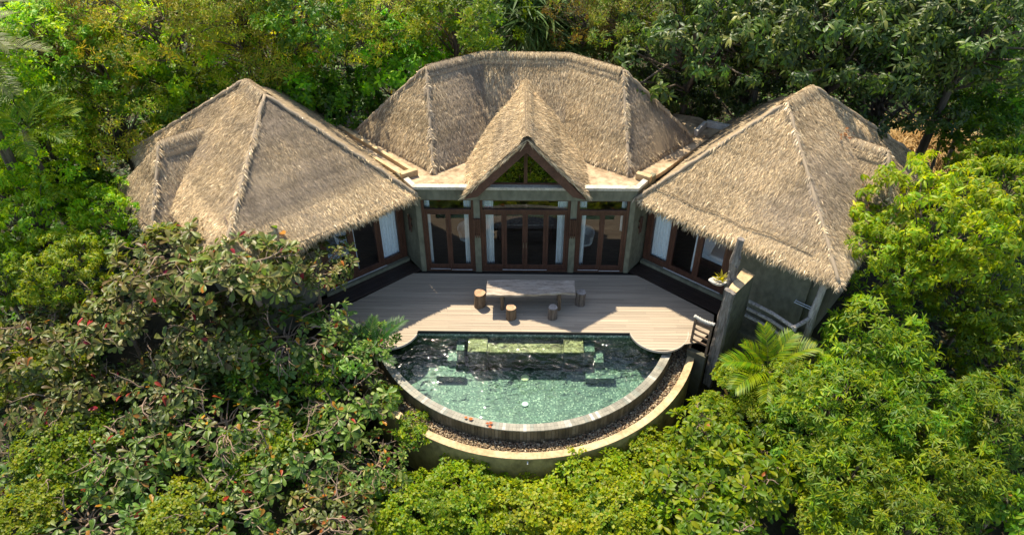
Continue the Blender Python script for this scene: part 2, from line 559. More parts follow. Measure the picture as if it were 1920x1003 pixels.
deck = MB()
pitch, gap = 0.12, 0.007
j0 = int(math.floor(-0.8 / pitch))
for j in range(j0, int(2.95 / pitch)):
    y0, y1 = j * pitch + gap / 2, (j + 1) * pitch - gap / 2
    ym = 0.5 * (y0 + y1)
    if y1 > 2.86:
        continue
    rowt = RNG.uniform(0.88, 1.08)
    A, B = deck_x(y0 if abs(y0) > 1e-6 else 1e-3), deck_x(y1)
    if len(A) != len(B):
        A = B if len(B) < len(A) else A
        B = A
    for (a0, b0), (a1, b1) in zip(A, B):
        xa = min(a0, a1)
        cuts = [xa]
        x = math.floor(xa / 1.6) * 1.6 + (0.8 if j % 2 else 0) + RNG.uniform(-0.05, 0.05)
        while x < max(b0, b1) - 0.3:
            if x > xa + 0.3:
                cuts.append(x)
            x += 1.6 + RNG.uniform(-0.04, 0.04)
        cuts.append(max(b0, b1))
        for q in range(len(cuts) - 1):
            l0 = a0 if q == 0 else cuts[q] + 0.001
            l1 = a1 if q == 0 else cuts[q] + 0.001
            r0 = b0 if q == len(cuts) - 2 else cuts[q + 1] - 0.001
            r1 = b1 if q == len(cuts) - 2 else cuts[q + 1] - 0.001
            dz = 0.0
            base = np.array([0.34, 0.268, 0.188]) * rowt * RNG.uniform(0.93, 1.06)
            Vb = [(l0, y0, -0.03), (r0, y0, -0.03), (r1, y1, -0.03), (l1, y1, -0.03), (l0, y0, dz), (r0, y0, dz), (r1, y1, dz), (l1, y1, dz)]
            deck.add(Vb, [[4, 5, 6, 7], [0, 1, 5, 4], [1, 2, 6, 5], [2, 3, 7, 6], [3, 0, 4, 7]], base)
for cx, cy, r in PLATS:      # pale edging bent round the two round ends
    tq = np.linspace(math.pi + 0.15, 2 * math.pi - (0.05 if cx > 0 else 0.3), 40)
    ri, ro = r - 0.004, r + 0.022
    Vr = [(cx + a_ * math.cos(t), cy + a_ * math.sin(t), z_) for a_, z_ in ((ri, 0.004), (ro, 0.004), (ro, -0.07), (ri, -0.07)) for t in tq]
    k_ = len(tq)
    deck.add(Vr, [[q * k_ + i, ((q + 1) % 4) * k_ + i, ((q + 1) % 4) * k_ + i + 1, q * k_ + i + 1] for q in range(4) for i in range(k_ - 1)], (0.42, 0.35, 0.27))
deck_o = solo('deck', deck, M['deck'], kind='structure')
sub = MB()
poly = [(-6.2, 0.012), (5.7, 0.012), (5.88, 0.2), (6.03, 0.85), (3.5, 2.9), (-3.5, 2.9), (-6.03, 0.85), (-6.3, 0.5)]
sub.prism(poly, -0.5, -0.035)
for cx, cy, r in PLATS:
    pp = [(cx + (r - 0.02) * math.cos(t), cy + (r - 0.02) * math.sin(t)) for t in np.linspace(math.pi, 2 * math.pi, 25)]
    pp = [(a, min(b, 0.008)) for a, b in pp]
    sub.prism(pp, -0.13, -0.038)
solo('deck_base', sub, M['underdeck'], kind='structure')

# ================================================================== POOL
RI, RO = 4.62, 4.87
WZ = -0.215
pool = thing('swimming_pool', 'half-round infinity pool with mosaic floor set against the wooden deck', 'pool', (0, -1.6, -1.15))
a0, a1 = math.radians(180 + 17), math.radians(360 - 17)
ang = np.linspace(a0, a1, 97)


def arc(r, t):
    return (PC[0] + r * np.cos(t), PC[1] + r * np.sin(t))


# floor and inner walls
fl = MB()
pts = [arc(RI + 0.06, t) for t in ang]
pts = [(x, min(y, -0.0)) for x, y in pts] + [(4.42, 0.002), (-4.42, 0.002)]
fl.add([(x, y, -1.12) for x, y in pts], [list(range(len(pts)))])
part('pool_floor', fl, M['pool_tile'], pool)
wl = MB()
Vw = [(*arc(RI, t), -1.13) for t in ang] + [(*arc(RI, t), -0.23) for t in ang]
n = len(ang)
wl.add(Vw, [[i + 1, i, n + i, n + i + 1] for i in range(n - 1)])
wl.box(-4.6, 4.6, -0.012, 0.004, -1.13, -0.12)
part('pool_wall', wl, M['pool_tile'], pool)
# rim of individual tiles
rm = MB()
na = 122
tt = np.linspace(a0 + 0.03, a1 - 0.03, na + 1)
for i in range(na):
    t0, t1 = tt[i] + 0.0003, tt[i + 1] - 0.0003
    c = np.array([0.205, 0.185, 0.135]) * RNG.uniform(0.88, 1.12)
    if RNG.random() < 0.12:
        c = np.array([0.34, 0.31, 0.25]) * RNG.uniform(0.9, 1.1)
    if RNG.random() < 0.12:
        c = np.array([0.17, 0.17, 0.13])
    rs = [RI, RI + 0.125 + RNG.normal(0, .004), RO]
    for k in range(2):
        cc = c * RNG.uniform(0.88, 1.1)
        z = -0.185 + RNG.normal(0, 0.001)
        q = [arc(rs[k] + 0.002, t0), arc(rs[k] + 0.002, t1), arc(rs[k + 1] - 0.002, t1), arc(rs[k + 1] - 0.002, t0)]
        rm.add([(x, y, -0.23) for x, y in q] + [(x, y, z) for x, y in q],
               [[4, 7, 6, 5], [0, 4, 5, 1], [1, 5, 6, 2], [2, 6, 7, 3], [3, 7, 4, 0]], cc)
part('rim', rm, M['rim_tile'], pool)
# outer face: tall narrow tiles in two courses
of = MB()
for i in range(na):
    t0, t1 = tt[i] + 0.0009, tt[i + 1] - 0.0009
    for (z0, z1) in ((-1.0, -0.58), (-0.575, -0.195)):
        c = np.array([0.105, 0.083, 0.046]) * RNG.uniform(0.65, 1.3)
        if RNG.random() < 0.15:
            c = np.array([0.17, 0.135, 0.08]) * RNG.uniform(0.7, 1.1)
        r_ = RO - 0.004 + RNG.normal(0, 0.002)
        p, q = arc(r_, t0), arc(r_, t1)
        p2, q2 = arc(r_ - 0.05, t0), arc(r_ - 0.05, t1)
        of.add([(*p, z0), (*q, z0), (*q, z1), (*p, z1), (*p2, z0), (*q2, z0), (*q2, z1), (*p2, z1)],
               [[0, 1, 2, 3], [4, 0, 3, 7], [1, 5, 6, 2], [3, 2, 6, 7]], c)
part('outer_face', of, M['rim_tile'], pool)
core = MB()
tc_ = ang
Vc = [(*arc(RI + 0.02, t), -1.2) for t in tc_] + [(*arc(RO - 0.03, t), -1.2) for t in tc_] + \
     [(*arc(RI + 0.02, t), -0.2) for t in tc_] + [(*arc(RO - 0.03, t), -0.2) for t in tc_]
core.add(Vc, [[n + i, n + i + 1, 3 * n + i + 1, 3 * n + i] for i in range(n - 1)] + [[2 * n + i, 3 * n + i, 3 * n + i + 1, 2 * n + i + 1] for i in range(n - 1)])
part('rim_core', core, M['underdeck'], pool)
# steps and benches under the water
for x0, x1 in ((-1.73, -1.14), (1.23, 1.84)):
    part('step_block', MB().box(x0, x1, -0.63, -0.02, -0.29, -0.245).box(x0 + 0.004, x1 - 0.004, -0.626, -0.022, -1.115, -0.292, mi=1), [M['step_tile'], M['pool_shaded']], pool)
part('bench', MB().box(-1.134, 1.224, -0.6, -0.22, -0.36, -0.3).box(-1.13, 1.22, -0.596, -0.024, -1.116, -0.362, mi=1), [M['step_tile'], M['pool_shaded']], pool)
for s in (-1, 1):
    c = 0.05
    b = MB()
    xi, xo = (1.86, 2.2)
    X0, X1 = sorted((c + s * (xi - c * s + 0.0), c + s * (xo - 0.05)))
    b.box(X0, X1, -0.42, -0.022, -1.117, -0.42)
    X0, X1 = sorted((c + s * 2.13, c + s * 2.42))
    b.box(X0, X1, -0.68, -0.2, -1.117, -0.62)
    X0, X1 = sorted((c + s * 2.16, c + s * 2.74))
    b.box(X0, X1, -1.12, -0.69, -1.117, -0.86)
    X0, X1 = sorted((c + s * 1.86, c + s * 2.159))
    b.box(X0, X1, -1.12, -0.9, -1.117, -0.87)
    part('side_step', b, M['pool_tile'], pool)
for x, y in ((-2.32, -0.9), (0.04, -0.92), (2.39, -0.88)):
    b = MB()
    for r0, r1, z in ((0.0, 0.1, -1.075), (0.1, 0.13, -1.09)):
        tq = np.linspace(0, 2 * math.pi, 17)[:-1]
        ring = [(x + r1 * math.cos(t), y + r1 * math.sin(t)) for t in tq]
        b.prism(ring, -1.119, z)
    part('pool_light', b, M['poollight'], pool)
b = MB()
for k in range(9):
    t = k * 0.698
    b.prism([(0.05 + 0.03 * math.cos(t) + 0.07 * math.cos(q), -1.98 + 0.03 * math.sin(t) + 0.07 * math.sin(q)) for q in np.linspace(0, 6.28, 9)[:-1]], -1.119, -1.095 + 0.003 * k)
part('drain_cover', b, M['poolwhite'], pool)
# water
wt = MB()
pts = [arc(RI + 0.0, t) for t in ang]
pts = [(x, min(y, -0.014)) for x, y in pts] + [(4.42, -0.014), (-4.42, -0.014)]
wt.add([(x, y, WZ) for x, y in pts], [list(range(len(pts)))])
wo = solo('water', wt, M['water'], kind='structure')

# gravel channel and low curved wall
gb = MB()
ag = np.linspace(math.radians(180 + 6), math.radians(360 - 10), 90)
m_ = len(ag)
gb.add([(*arc(RO - 0.06, t), -0.72) for t in ag] + [(*arc(5.4, t), -0.72) for t in ag], [[i, m_ + i, m_ + i + 1, i + 1] for i in range(m_ - 1)])
solo('gravel_bed', gb, M['soil'], kind='structure')
octv = np.array([(1, 0, 0), (0, 1, 0), (-1, 0, 0), (0, -1, 0), (0, 0, 1), (0, 0, -1)], float)
octf = np.array([(0, 1, 4), (1, 2, 4), (2, 3, 4), (3, 0, 4), (1, 0, 5), (2, 1, 5), (3, 2, 5), (0, 3, 5)])


def pebbles(P, S, cols):
    n_ = len(P)
    k = len(octv)
    rot = RNG.uniform(0, 6.28, n_)
    V = np.tile(octv, (n_, 1, 1)) * S[:, None, :]
    V = V + RNG.normal(0, 0.12, V.shape) * S.mean(1)[:, None, None]
    c, s = np.cos(rot)[:, None], np.sin(rot)[:, None]
    x = V[..., 0] * c - V[..., 1] * s; y = V[..., 0] * s + V[..., 1] * c
    V = np.stack([x, y, V[..., 2]], -1) + P[:, None, :]
    T = (octf[None] + (np.arange(n_) * k)[:, None, None]).reshape(-1, 3)
    return V.reshape(-1, 3), T, np.repeat(cols, k, 0)


npb = 9000
tg = RNG.uniform(ag[0], ag[-1], npb); rg = np.sqrt(RNG.uniform(RO ** 2, 5.36 ** 2, npb))
P = np.stack([PC[0] + rg * np.cos(tg), PC[1] + rg * np.sin(tg), -0.715 + RNG.uniform(0, 0.05, npb)], 1)
S = RNG.uniform(0.018, 0.042, (npb, 1)) * RNG.uniform(0.7, 1.3, (npb, 3)) * np.array([1, 1, 0.7])
pal = np.array([(0.25, 0.17, 0.085), (0.16, 0.1, 0.055), (0.33, 0.245, 0.14), (0.11, 0.08, 0.05), (0.4, 0.32, 0.2), (0.2, 0.115, 0.055)])
cols = pal[RNG.integers(0, len(pal), npb)] * RNG.uniform(0.7, 1.2, (npb, 1))
g = MB(); g.tris(*pebbles(P, S, cols))
solo('gravel', g, M['pebble'], label='brown and cream pebbles filling the channel round the pool', cat='gravel', kind='stuff')

lw = MB()
al = np.linspace(math.radians(180 - 2), math.radians(360 - 15.5), 110)
k = len(al)
rs = [(5.33, -0.97), (5.33, -0.53), (5.54, -0.53), (5.54, -4.5)]
Vl = []
for r_, z_ in rs:
    for t in al:
        Vl.append((*arc(r_, t), z_))
Fl = []
for q in range(3):
    for i in range(k - 1):
        Fl.append([q * k + i, (q + 1) * k + i, (q + 1) * k + i + 1, q * k + i + 1])
for e in (0, k - 1):
    Fl.append([e, k + e, 2 * k + e, 3 * k + e])
wallt = thing('curved_wall', 'low curved rendered wall with a pale top round the pebble channel', 'wall', (0, -4.35, -2.5))
b = MB(); b.add(Vl, Fl)
for v in b.v:
    v[:, 2] = np.where(v[:, 2] > -0.6, v[:, 2] - 0.03, v[:, 2])
part('wall', b, M['concrete'], wallt)
b = MB()
Vt = [(*arc(5.325, t), -0.562) for t in al] + [(*arc(5.325, t), -0.53) for t in al] + [(*arc(5.546, t), -0.53) for t in al] + [(*arc(5.546, t), -0.562) for t in al]
b.add(Vt, [[q * k + i, (q + 1) * k + i, (q + 1) * k + i + 1, q * k + i + 1] for q in range(3) for i in range(k - 1)])
part('coping', b, M['kerb'], wallt)
part('spout', MB().tube([(0.13, -4.36, -0.66), (0.13, -4.45, -0.67)], [0.022, 0.018], 8), M['sill'], wallt)

# ================================================================== THATCH
STRAW = np.array([(0.54, 0.385, 0.20), (0.465, 0.33, 0.175), (0.61, 0.455, 0.26), (0.40, 0.28, 0.15), (0.67, 0.53, 0.33), (0.32, 0.225, 0.125)])


def blades(P, D, Nn, L, Wd, lift, cols, sag=0.0):
    """flat straw blades: start P, direction D, face normal Nn"""
    n_ = len(P)
    D = nrm(D); S = nrm(np.cross(D, Nn)); Nn = np.cross(S, D)
    roll = RNG.normal(0, 0.4, n_)[:, None]
    S2 = S * np.cos(roll) + Nn * np.sin(roll)
    L = L[:, None]; Wd = Wd[:, None]; lift = np.asarray(lift)[:, None]
    a = P - Nn * 0.015
    e = P + D * L + Nn * lift
    e[:, 2] -= sag * L[:, 0]
    mid = 0.5 * (a + e) + Nn * (0.25 * np.abs(lift) + 0.005)
    V = np.stack([a - S2 * Wd / 2, a + S2 * Wd / 2, mid + S2 * Wd * 0.55, mid - S2 * Wd * 0.55, e], 1)
    k = 5
    o = (np.arange(n_) * k)[:, None]
    T = np.concatenate([o + np.array([0, 1, 2]), o + np.array([0, 2, 3]), o + np.array([3, 2, 4])], 0)
    tip = cols * 1.12
    Cc = np.stack([cols * 0.85, cols * 0.85, cols, cols, tip], 1)
    return V.reshape(-1, 3), T, Cc.reshape(-1, 3)


def straw_cols(P, seed, grey=0.35, U=None, gain=1.0):
    n_ = len(P)
    c = STRAW[RNG.integers(0, len(STRAW), n_)] * np.exp(RNG.normal(-0.06, 0.36, (n_, 1)))
    wpat = 0.55 * wob(P * np.array([1, 1, 2.2]), seed, 1.6) + 0.45 * wob(P, seed + 1, 0.7) + RNG.normal(0, 0.22, n_)
    wgt = np.clip(wpat * 1.1 + grey, 0, 1)[:, None]
    gcol = np.array([0.27, 0.215, 0.16]) * RNG.uniform(0.65, 1.25, (n_, 1))
    return (c * (1 - 0.85 * wgt) + gcol * 0.85 * wgt) * gain


def sample_poly(poly, density):
    """random points in a planar convex polygon (fan of triangles)"""
    P = []
    p0 = poly[0]
    for i in range(1, len(poly) - 1):
        a, b_ = poly[i] - p0, poly[i + 1] - p0
        ar = 0.5 * np.linalg.norm(np.cross(a, b_))
        k_ = int(ar * density)
        r1, r2 = np.sqrt(RNG.random(k_)), RNG.random(k_)
        P.append(p0 + (r1 * (1 - r2))[:, None] * a + (r1 * r2)[:, None] * b_)
    return np.concatenate(P)


def face_normal(poly):
    n_ = np.zeros(3)
    for i in range(len(poly)):
        n_ += np.cross(poly[i] - poly[0], poly[(i + 1) % len(poly)] - poly[0])
    n_ /= np.linalg.norm(n_)
    return n_ if n_[2] > 0 else -n_


def thatch_roof(name, faces, parent, seed, eaves, thick=0.28, density=620, grey=0.35, greys=None, fresh=0, slant=0.0, fringe_down=0.5, visible=None, gain=1.0):
    """faces: list of polygons (3D points); eaves: list of (p, q) lower edges that carry a ragged fringe"""
    mb = MB()
    faces = [[np.array(p, float) for p in f] for f in faces]
    cen = np.mean([p for f in faces for p in f], 0)
    for fi, f in enumerate(faces):
        nn = face_normal(f)
        # base slab: subdivided fan so that it can undulate
        ctr = np.mean(f, 0)
        Vb, Fb = [], []
        for i in range(len(f)):
            Vb = [p - nn * 0.02 for p in f]
        mb.add(Vb, [list(range(len(f)))], (0.26, 0.195, 0.12))
        if visible is not None and fi not in visible:
            dens = 60
        else:
            dens = density
        P = sample_poly(f, dens)
        d = np.array([0, 0, -1.0]); d = d - nn * (d @ nn); d /= np.linalg.norm(d)
        s = np.cross(d, nn)
        u, v = P @ s, P @ d
        # courses of straw: tips gather at regular steps down the slope
        step = 0.24
        row = np.floor(v / step + 0.22 * np.sin(u * 1.7 + seed) + 0.12 * np.sin(u * 5.1))
        frac = v / step - np.floor(v / step)
        jit = (frac ** 1.6 - frac) * step * 0.9
        P = P + d * jit[:, None]
        bul = 0.035 * wob(P, seed + 5, 1.3) + 0.012 * wob(P, seed + 6, 4.0)
        P = P + nn * bul[:, None]
        n_ = len(P)
        wind = slant + 0.06 * wob(P, seed + 9, 1.5)
        D = d + s * (RNG.normal(0, 0.24, n_) + wind)[:, None]
        L = RNG.uniform(0.08, 0.24, n_)
        Wd = RNG.uniform(0.004, 0.011, n_)
        lift = RNG.uniform(0.0, 0.024, n_) + (RNG.random(n_) < 0.04) * RNG.uniform(0.02, 0.07, n_)
        cols = straw_cols(P, seed + fi * 11, greys[fi] if greys else grey, gain=gain)
        # each course was laid from its own bundles and has weathered on its own; old rain streaks run down the slope
        tuf = wob(np.stack([u * 7, v * 4, np.zeros(n_)], 1), seed + 37, 1.5)
        cols = cols * (1 + 0.16 * tuf)[:, None]
        if fresh:      # the lowest courses were renewed with paler straw
            zlo = min(p_[2] for p_ in f)
            fr_ = np.clip((zlo + fresh + 0.25 * wob(P, seed + 41, 1.1) - P[:, 2]) / 0.35, 0, 1)[:, None]
            cols = cols * (1 - fr_) + fr_ * straw_cols(P, seed + 43, -0.2, gain=1.08)
        rh = np.sin(row * 12.9898 + seed) * 43758.5453
        rh = rh - np.floor(rh)
        band = wob(np.stack([u * 0.35, row * 1.9, np.zeros(n_)], 1), seed + 31, 1.5)
        strk = wob(np.stack([u * 3.2, v * 0.25, np.zeros(n_)], 1), seed + 33, 1.4)
        cols = cols * (1 + 0.14 * (rh - 0.5) + 0.20 * band + 0.12 * strk)[:, None]
        mb.tris(*blades(P, D, np.tile(nn, (n_, 1)), L, Wd, lift, cols))
    # thickness and fringe at the eaves
    for (p, q, fi) in eaves:
        p = np.array(p, float); q = np.array(q, float)
        nn = face_normal(faces[fi])
        d = np.array([0, 0, -1.0]); d = d - nn * (d @ nn); d /= np.linalg.norm(d)
        Ln = np.linalg.norm(q - p)
        dn = np.array([0, 0, -1.0])
        inw = -d.copy(); inw[2] = 0; inw /= np.linalg.norm(inw)
        al_ = (q - p) / Ln * min(1.0, Ln / 2.8)
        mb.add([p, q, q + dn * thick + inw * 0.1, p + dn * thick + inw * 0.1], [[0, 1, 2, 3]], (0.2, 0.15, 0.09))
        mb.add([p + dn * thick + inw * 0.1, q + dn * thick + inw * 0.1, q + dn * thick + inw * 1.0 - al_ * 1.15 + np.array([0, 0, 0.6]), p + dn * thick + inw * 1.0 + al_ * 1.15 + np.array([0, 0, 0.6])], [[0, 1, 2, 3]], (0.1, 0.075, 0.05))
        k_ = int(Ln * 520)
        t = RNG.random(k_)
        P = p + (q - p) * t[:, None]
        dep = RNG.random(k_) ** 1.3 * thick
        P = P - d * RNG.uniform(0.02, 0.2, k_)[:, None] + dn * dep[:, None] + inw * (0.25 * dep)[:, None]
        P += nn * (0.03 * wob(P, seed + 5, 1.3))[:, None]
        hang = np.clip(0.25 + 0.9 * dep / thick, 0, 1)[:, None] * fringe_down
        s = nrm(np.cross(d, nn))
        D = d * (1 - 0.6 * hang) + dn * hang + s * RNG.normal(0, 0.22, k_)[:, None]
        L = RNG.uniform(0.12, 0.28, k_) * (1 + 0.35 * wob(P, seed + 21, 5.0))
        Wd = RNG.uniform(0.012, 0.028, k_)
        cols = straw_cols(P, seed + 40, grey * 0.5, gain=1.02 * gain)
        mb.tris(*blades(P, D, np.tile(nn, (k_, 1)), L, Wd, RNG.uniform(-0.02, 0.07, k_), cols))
    return part(name, mb, M['thatch'], parent)


def hip_cap(parent, p, q, n1, n2, seed, name='hip_cap', wide=0.17, dens=520):
    """ragged bundles of pale straw tied over a hip, p at the top"""
    mb = MB()
    p = np.array(p, float); q = np.array(q, float)
    L0 = np.linalg.norm(q - p)
    d = (q - p) / L0
    up = nrm(np.array(n1) + np.array(n2))
    s = nrm(np.cross(d, up))
    m_ = int(L0 / 0.12)
    core_pts = [p + d * (L0 * i / 24) + up * (0.015 + 0.02 * math.sin(i * 1.9 + seed)) for i in range(25)]
    mb.tube(core_pts, 0.06 + 0.012 * np.sin(np.arange(25) * 2.3 + seed), 7, (0.3, 0.23, 0.15))
    tr_ = np.random.default_rng(seed)
    m_ = int(L0 / 0.15)
    tpos = np.sort(tr_.random(m_)); tlen = tr_.uniform(0.35, 1.25, m_); tdir = tr_.uniform(0.0, 1.0, m_); ttone = tr_.uniform(0.85, 1.2, m_)
    k_ = int(L0 * dens)
    tuft = tr_.integers(0, m_, k_)
    t = np.clip(tpos[tuft] + tr_.normal(0, 0.018, k_), 0, 1)
    sg = np.where(RNG.random(k_) < 0.5, 1.0, -1.0)
    jig = tlen[tuft]
    P = p + d * (t * L0)[:, None] + up * (0.035 + 0.035 * tr_.random(m_)[tuft] + 0.02 * RNG.random(k_))[:, None]
    nside = np.where(sg[:, None] > 0, nrm(np.array(n1)), nrm(np.array(n2)))
    sd = s if (s @ np.array(n1)) > 0 else -s
    D = d * RNG.uniform(0.5, 1.1, k_)[:, None] + sd * (sg * RNG.uniform(0.05, 0.7, k_) + (tdir[tuft] - 0.5) * 0.7)[:, None] - up * RNG.uniform(0.25, 0.6, k_)[:, None]
    L = RNG.uniform(0.4, 1.35, k_) * wide * 1.3 * (0.4 + 0.7 * jig)
    cols = straw_cols(P, seed, 0.12) * (1.0 * ttone[tuft])[:, None] + 0.015
    mb.tris(*blades(P, D, nside, L, RNG.uniform(0.01, 0.024, k_), RNG.uniform(-0.02, 0.05, k_), cols))
    return part(name, mb, M['thatch'], parent)


def ridge_cap(parent, pts, seed, half=0.36, drop=0.3, dens=1100, name='ridge_cap'):
    """straw mat folded over a ridge, tied by a cord on each side"""
    mb = MB()
    pts = [np.array(p, float) for p in pts]
    for i in range(len(pts) - 1):
        p, q = pts[i], pts[i + 1]
        L0 = np.linalg.norm(q - p)
        d = (q - p) / L0
        s = nrm(np.cross(d, (0, 0, 1.0)))
        prof = [(-half, -drop - 0.07), (-half - 0.01, -drop + 0.02), (-half * 0.55, -drop * 0.42), (-0.1, -0.005), (0, 0.03), (0.1, -0.005), (half * 0.55, -drop * 0.42), (half + 0.01, -drop + 0.02), (half, -drop - 0.07)]
        nseg = max(4, int(L0 / 0.2))
        Vv = []
        for j in range(nseg + 1):
            c = p + d * (L0 * j / nseg) + np.array([0, 0, 0.05 + 0.012 * math.sin(j * 1.3 + seed)])
            for a_, h_ in prof:
                Vv.append(c + s * a_ + np.array([0, 0, h_]))
        k_ = len(prof)
        mb.add(Vv, [[j * k_ + m, j * k_ + m + 1, (j + 1) * k_ + m + 1, (j + 1) * k_ + m] for j in range(nseg) for m in range(k_ - 1)], (0.3, 0.225, 0.14))
        for sg in (-1, 1):
            n_ = int(L0 * dens)
            t = RNG.random(n_)
            a_ = RNG.random(n_) * 0.8
            P = p + d * (t * L0)[:, None] + (s * sg) * (a_ * half)[:, None]
            P[:, 2] += 0.085 + np.interp(a_ * half, [0, 0.1, half * 0.55, half], [0.03, -0.005, -drop * 0.42, -drop])
            D = (s * sg) * half + d * RNG.normal(0, 0.05, n_)[:, None] + np.array([0, 0, -drop])
            nn = nrm(np.cross(d, s) * 1.0)
            nn = nn if nn[2] > 0 else -nn
            nv = nrm(nn * half + s * sg * drop)
            cols = straw_cols(P, seed + 3, 0.05)
            mb.tris(*blades(P, D, np.tile(nv, (n_, 1)), RNG.uniform(0.08, 0.2, n_), RNG.uniform(0.005, 0.011, n_), RNG.uniform(0.0, 0.01, n_), cols))
    o = part(name, mb, M['thatch'], parent)
    for sg in (-1, 1):
        cb = MB()
        for i in range(len(pts) - 1):
            p, q = pts[i], pts[i + 1]
            d = nrm(q - p); s = nrm(np.cross(d, (0, 0, 1.0)))
            L0 = np.linalg.norm(q - p)
            a_ = half * 0.8
            h_ = np.interp(a_, [0, 0.1, half * 0.55, half], [0.03, -0.005, -drop * 0.42, -drop]) + 0.1
            cb.tube([p + d * (L0 * j / 10) + s * sg * (a_ + 0.01 * math.sin(j * 2.3 + seed)) + np.array((0, 0, h_ + 0.006 * math.sin(j * 1.7))) for j in range(11)], 0.011, 5)
        part('cord', cb, M['rope'], parent)
    return o


def cord(parent, pts, r=0.014):
    mb = MB()
    P = []
    for i in range(len(pts) - 1):
        p, q = np.array(pts[i], float), np.array(pts[i + 1], float)
        for j in range(12):
            c = p + (q - p) * j / 12
            P.append(c + np.array([0, 0, 0.02 * math.sin(3.1 * j + i)]))
    P.append(np.array(pts[-1], float))
    mb.tube(P, r, 5)
    return part('cord', mb, M['rope'], parent)

# ================================================================== CENTRAL PAVILION
YW = 2.874
villa = thing('villa_pavilion', 'central pavilion with a bent thatched roof and pointed thatched dormer above glazed doors', 'pavilion', (0, 4.5, 0))
ZB, ZC = 2.95, 3.36
b = MB()
for s in (-1, 1):
    x0, x1 = sorted((s * 3.33, s * 3.49))
    b.box(x0, x1, YW, YW + 0.16, 0, ZB)
    x0, x1 = sorted((s * 1.45, s * 1.65))
    b.box(x0, x1, YW - 0.012, YW + 0.2, 0, ZB)
b.prism([(-3.49, YW), (3.49, YW), (3.45, YW + 0.16), (-3.45, YW + 0.16)], ZB, ZC)
for s in (-1, 1):   # return walls slanting back to the wings
    P = [(s * 3.492, YW + 0.004), (s * 4.2, 3.84), (s * 4.05, 3.92), (s * 3.36, YW + 0.164)]
    if s > 0:
        b.prism(P, 0, ZC - 0.003)
    else:
        b.prism(P[::-1], 0, ZC - 0.003)
part('wall', b, M['plaster'], villa)
b = MB()
b.prism([(-3.52, YW - 0.05), (3.52, YW - 0.05), (3.45, YW + 0.14), (-3.45, YW + 0.14)], ZC, 3.465)
for s in (-1, 1):
    P = [(s * 3.521, YW - 0.049), (s * 3.86, YW + 0.4), (s * 3.72, YW + 0.52), (s * 3.451, YW + 0.14)]
    b.prism(P if s > 0 else P[::-1], ZC - 0.002, 3.467)
part('parapet_cap', b, M['cap'], villa, bevel=0.012)
# flat roof between the thatched roofs
b = MB()
FR = [(-3.45, YW + 0.13), (3.45, YW + 0.13), (3.74, YW + 0.5), (4.62, 4.3), (6.9, 6.9), (6.2, 7.7), (2.2, 9.0), (-2.2, 9.0), (-6.4, 7.9), (-7.0, 7.1), (-4.62, 4.4), (-3.74, YW + 0.5)]
b.prism(FR, 3.12, 3.27)
part('flat_roof', b, M['screed'], villa)
# pale kerbs running back along the channels
part('roof_kerb', MB().obox((-3.62, 3.86), (-6.6, 6.75), 0.13, 3.272, 3.42, 0), M['kerb'], villa, bevel=0.01)
part('roof_kerb', MB().obox((-3.98, 3.72), (-6.9, 6.55), 0.12, 3.272, 3.38, 0), M['kerb'], villa, bevel=0.01)
part('roof_kerb', MB().obox((-3.5, 3.83), (-3.98, 3.55), 0.18, 3.274, 3.5, 0), M['kerb'], villa, bevel=0.01)
part('roof_kerb', MB().obox((3.55, 3.72), (3.98, 3.47), 0.18, 3.274, 3.5, 0), M['kerb'], villa, bevel=0.01)
part('roof_kerb', MB().obox((5.86, 6.35), (6.3, 7.0), 0.13, 3.272, 3.5, 0), M['drift_pale'], villa, bevel=0.01)
part('roof_kerb', MB().obox((6.35, 7.05), (7.2, 6.7), 0.13, 3.274, 3.5, 0), M['drift_pale'], villa, bevel=0.01)
part('roof_kerb', MB().obox((-6.85, 6.9), (-6.2, 7.25), 0.13, 3.274, 3.5, 0), M['drift_pale'], villa, bevel=0.01)
part('roof_kerb', MB().obox((-6.15, 7.2), (-5.35, 6.6), 0.13, 3.272, 3.5, 0), M['drift_pale'], villa, bevel=0.01)

# thatched roof of the bent bar
ze, zr = 3.42, 5.8
AL, BL, VL = (-2.98, 3.94, ze), (-5.84, 6.44, ze), (-1.25, 5.25, ze)
AR, BR, VR = (3.31, 3.84, ze), (5.7, 6.04, ze), (1.25, 5.17, ze)
r1, r2, r3, r4 = (-3.26, 6.3, zr), (-1.48, 7.37, zr), (1.44, 7.28, zr), (3.12, 6.14, zr)
kL, kR, kl, kr = (-4.2, 8.9, ze), (4.1, 8.7, ze), (-1.7, 9.6, ze), (1.7, 9.5, ze)
faces = [[AL, VL, r2, r1], [VL, VR, r3, r2], [VR, AR, r4, r3], [BL, AL, r1], [AR, BR, r4],
         [r1, r2, kl, kL], [r2, r3, kr, kl], [r3, r4, kR, kr], [r1, kL, BL], [r4, BR, kR]]
eav = [(AL, VL, 0), (VR, AR, 2), (BL, AL, 3), (AR, BR, 4)]
roof = thatch_roof('thatched_roof', faces, villa, 11, eav, visible={0, 1, 2, 3, 4}, grey=0.22, greys=[0.95, 0.0, 0.12, 0.18, 0.75, .2, .2, .2, .2, .2], slant=0.1, fringe_down=0.35, density=3000, gain=0.88)


def fn(i):
    return face_normal([np.array(p, float) for p in faces[i]])


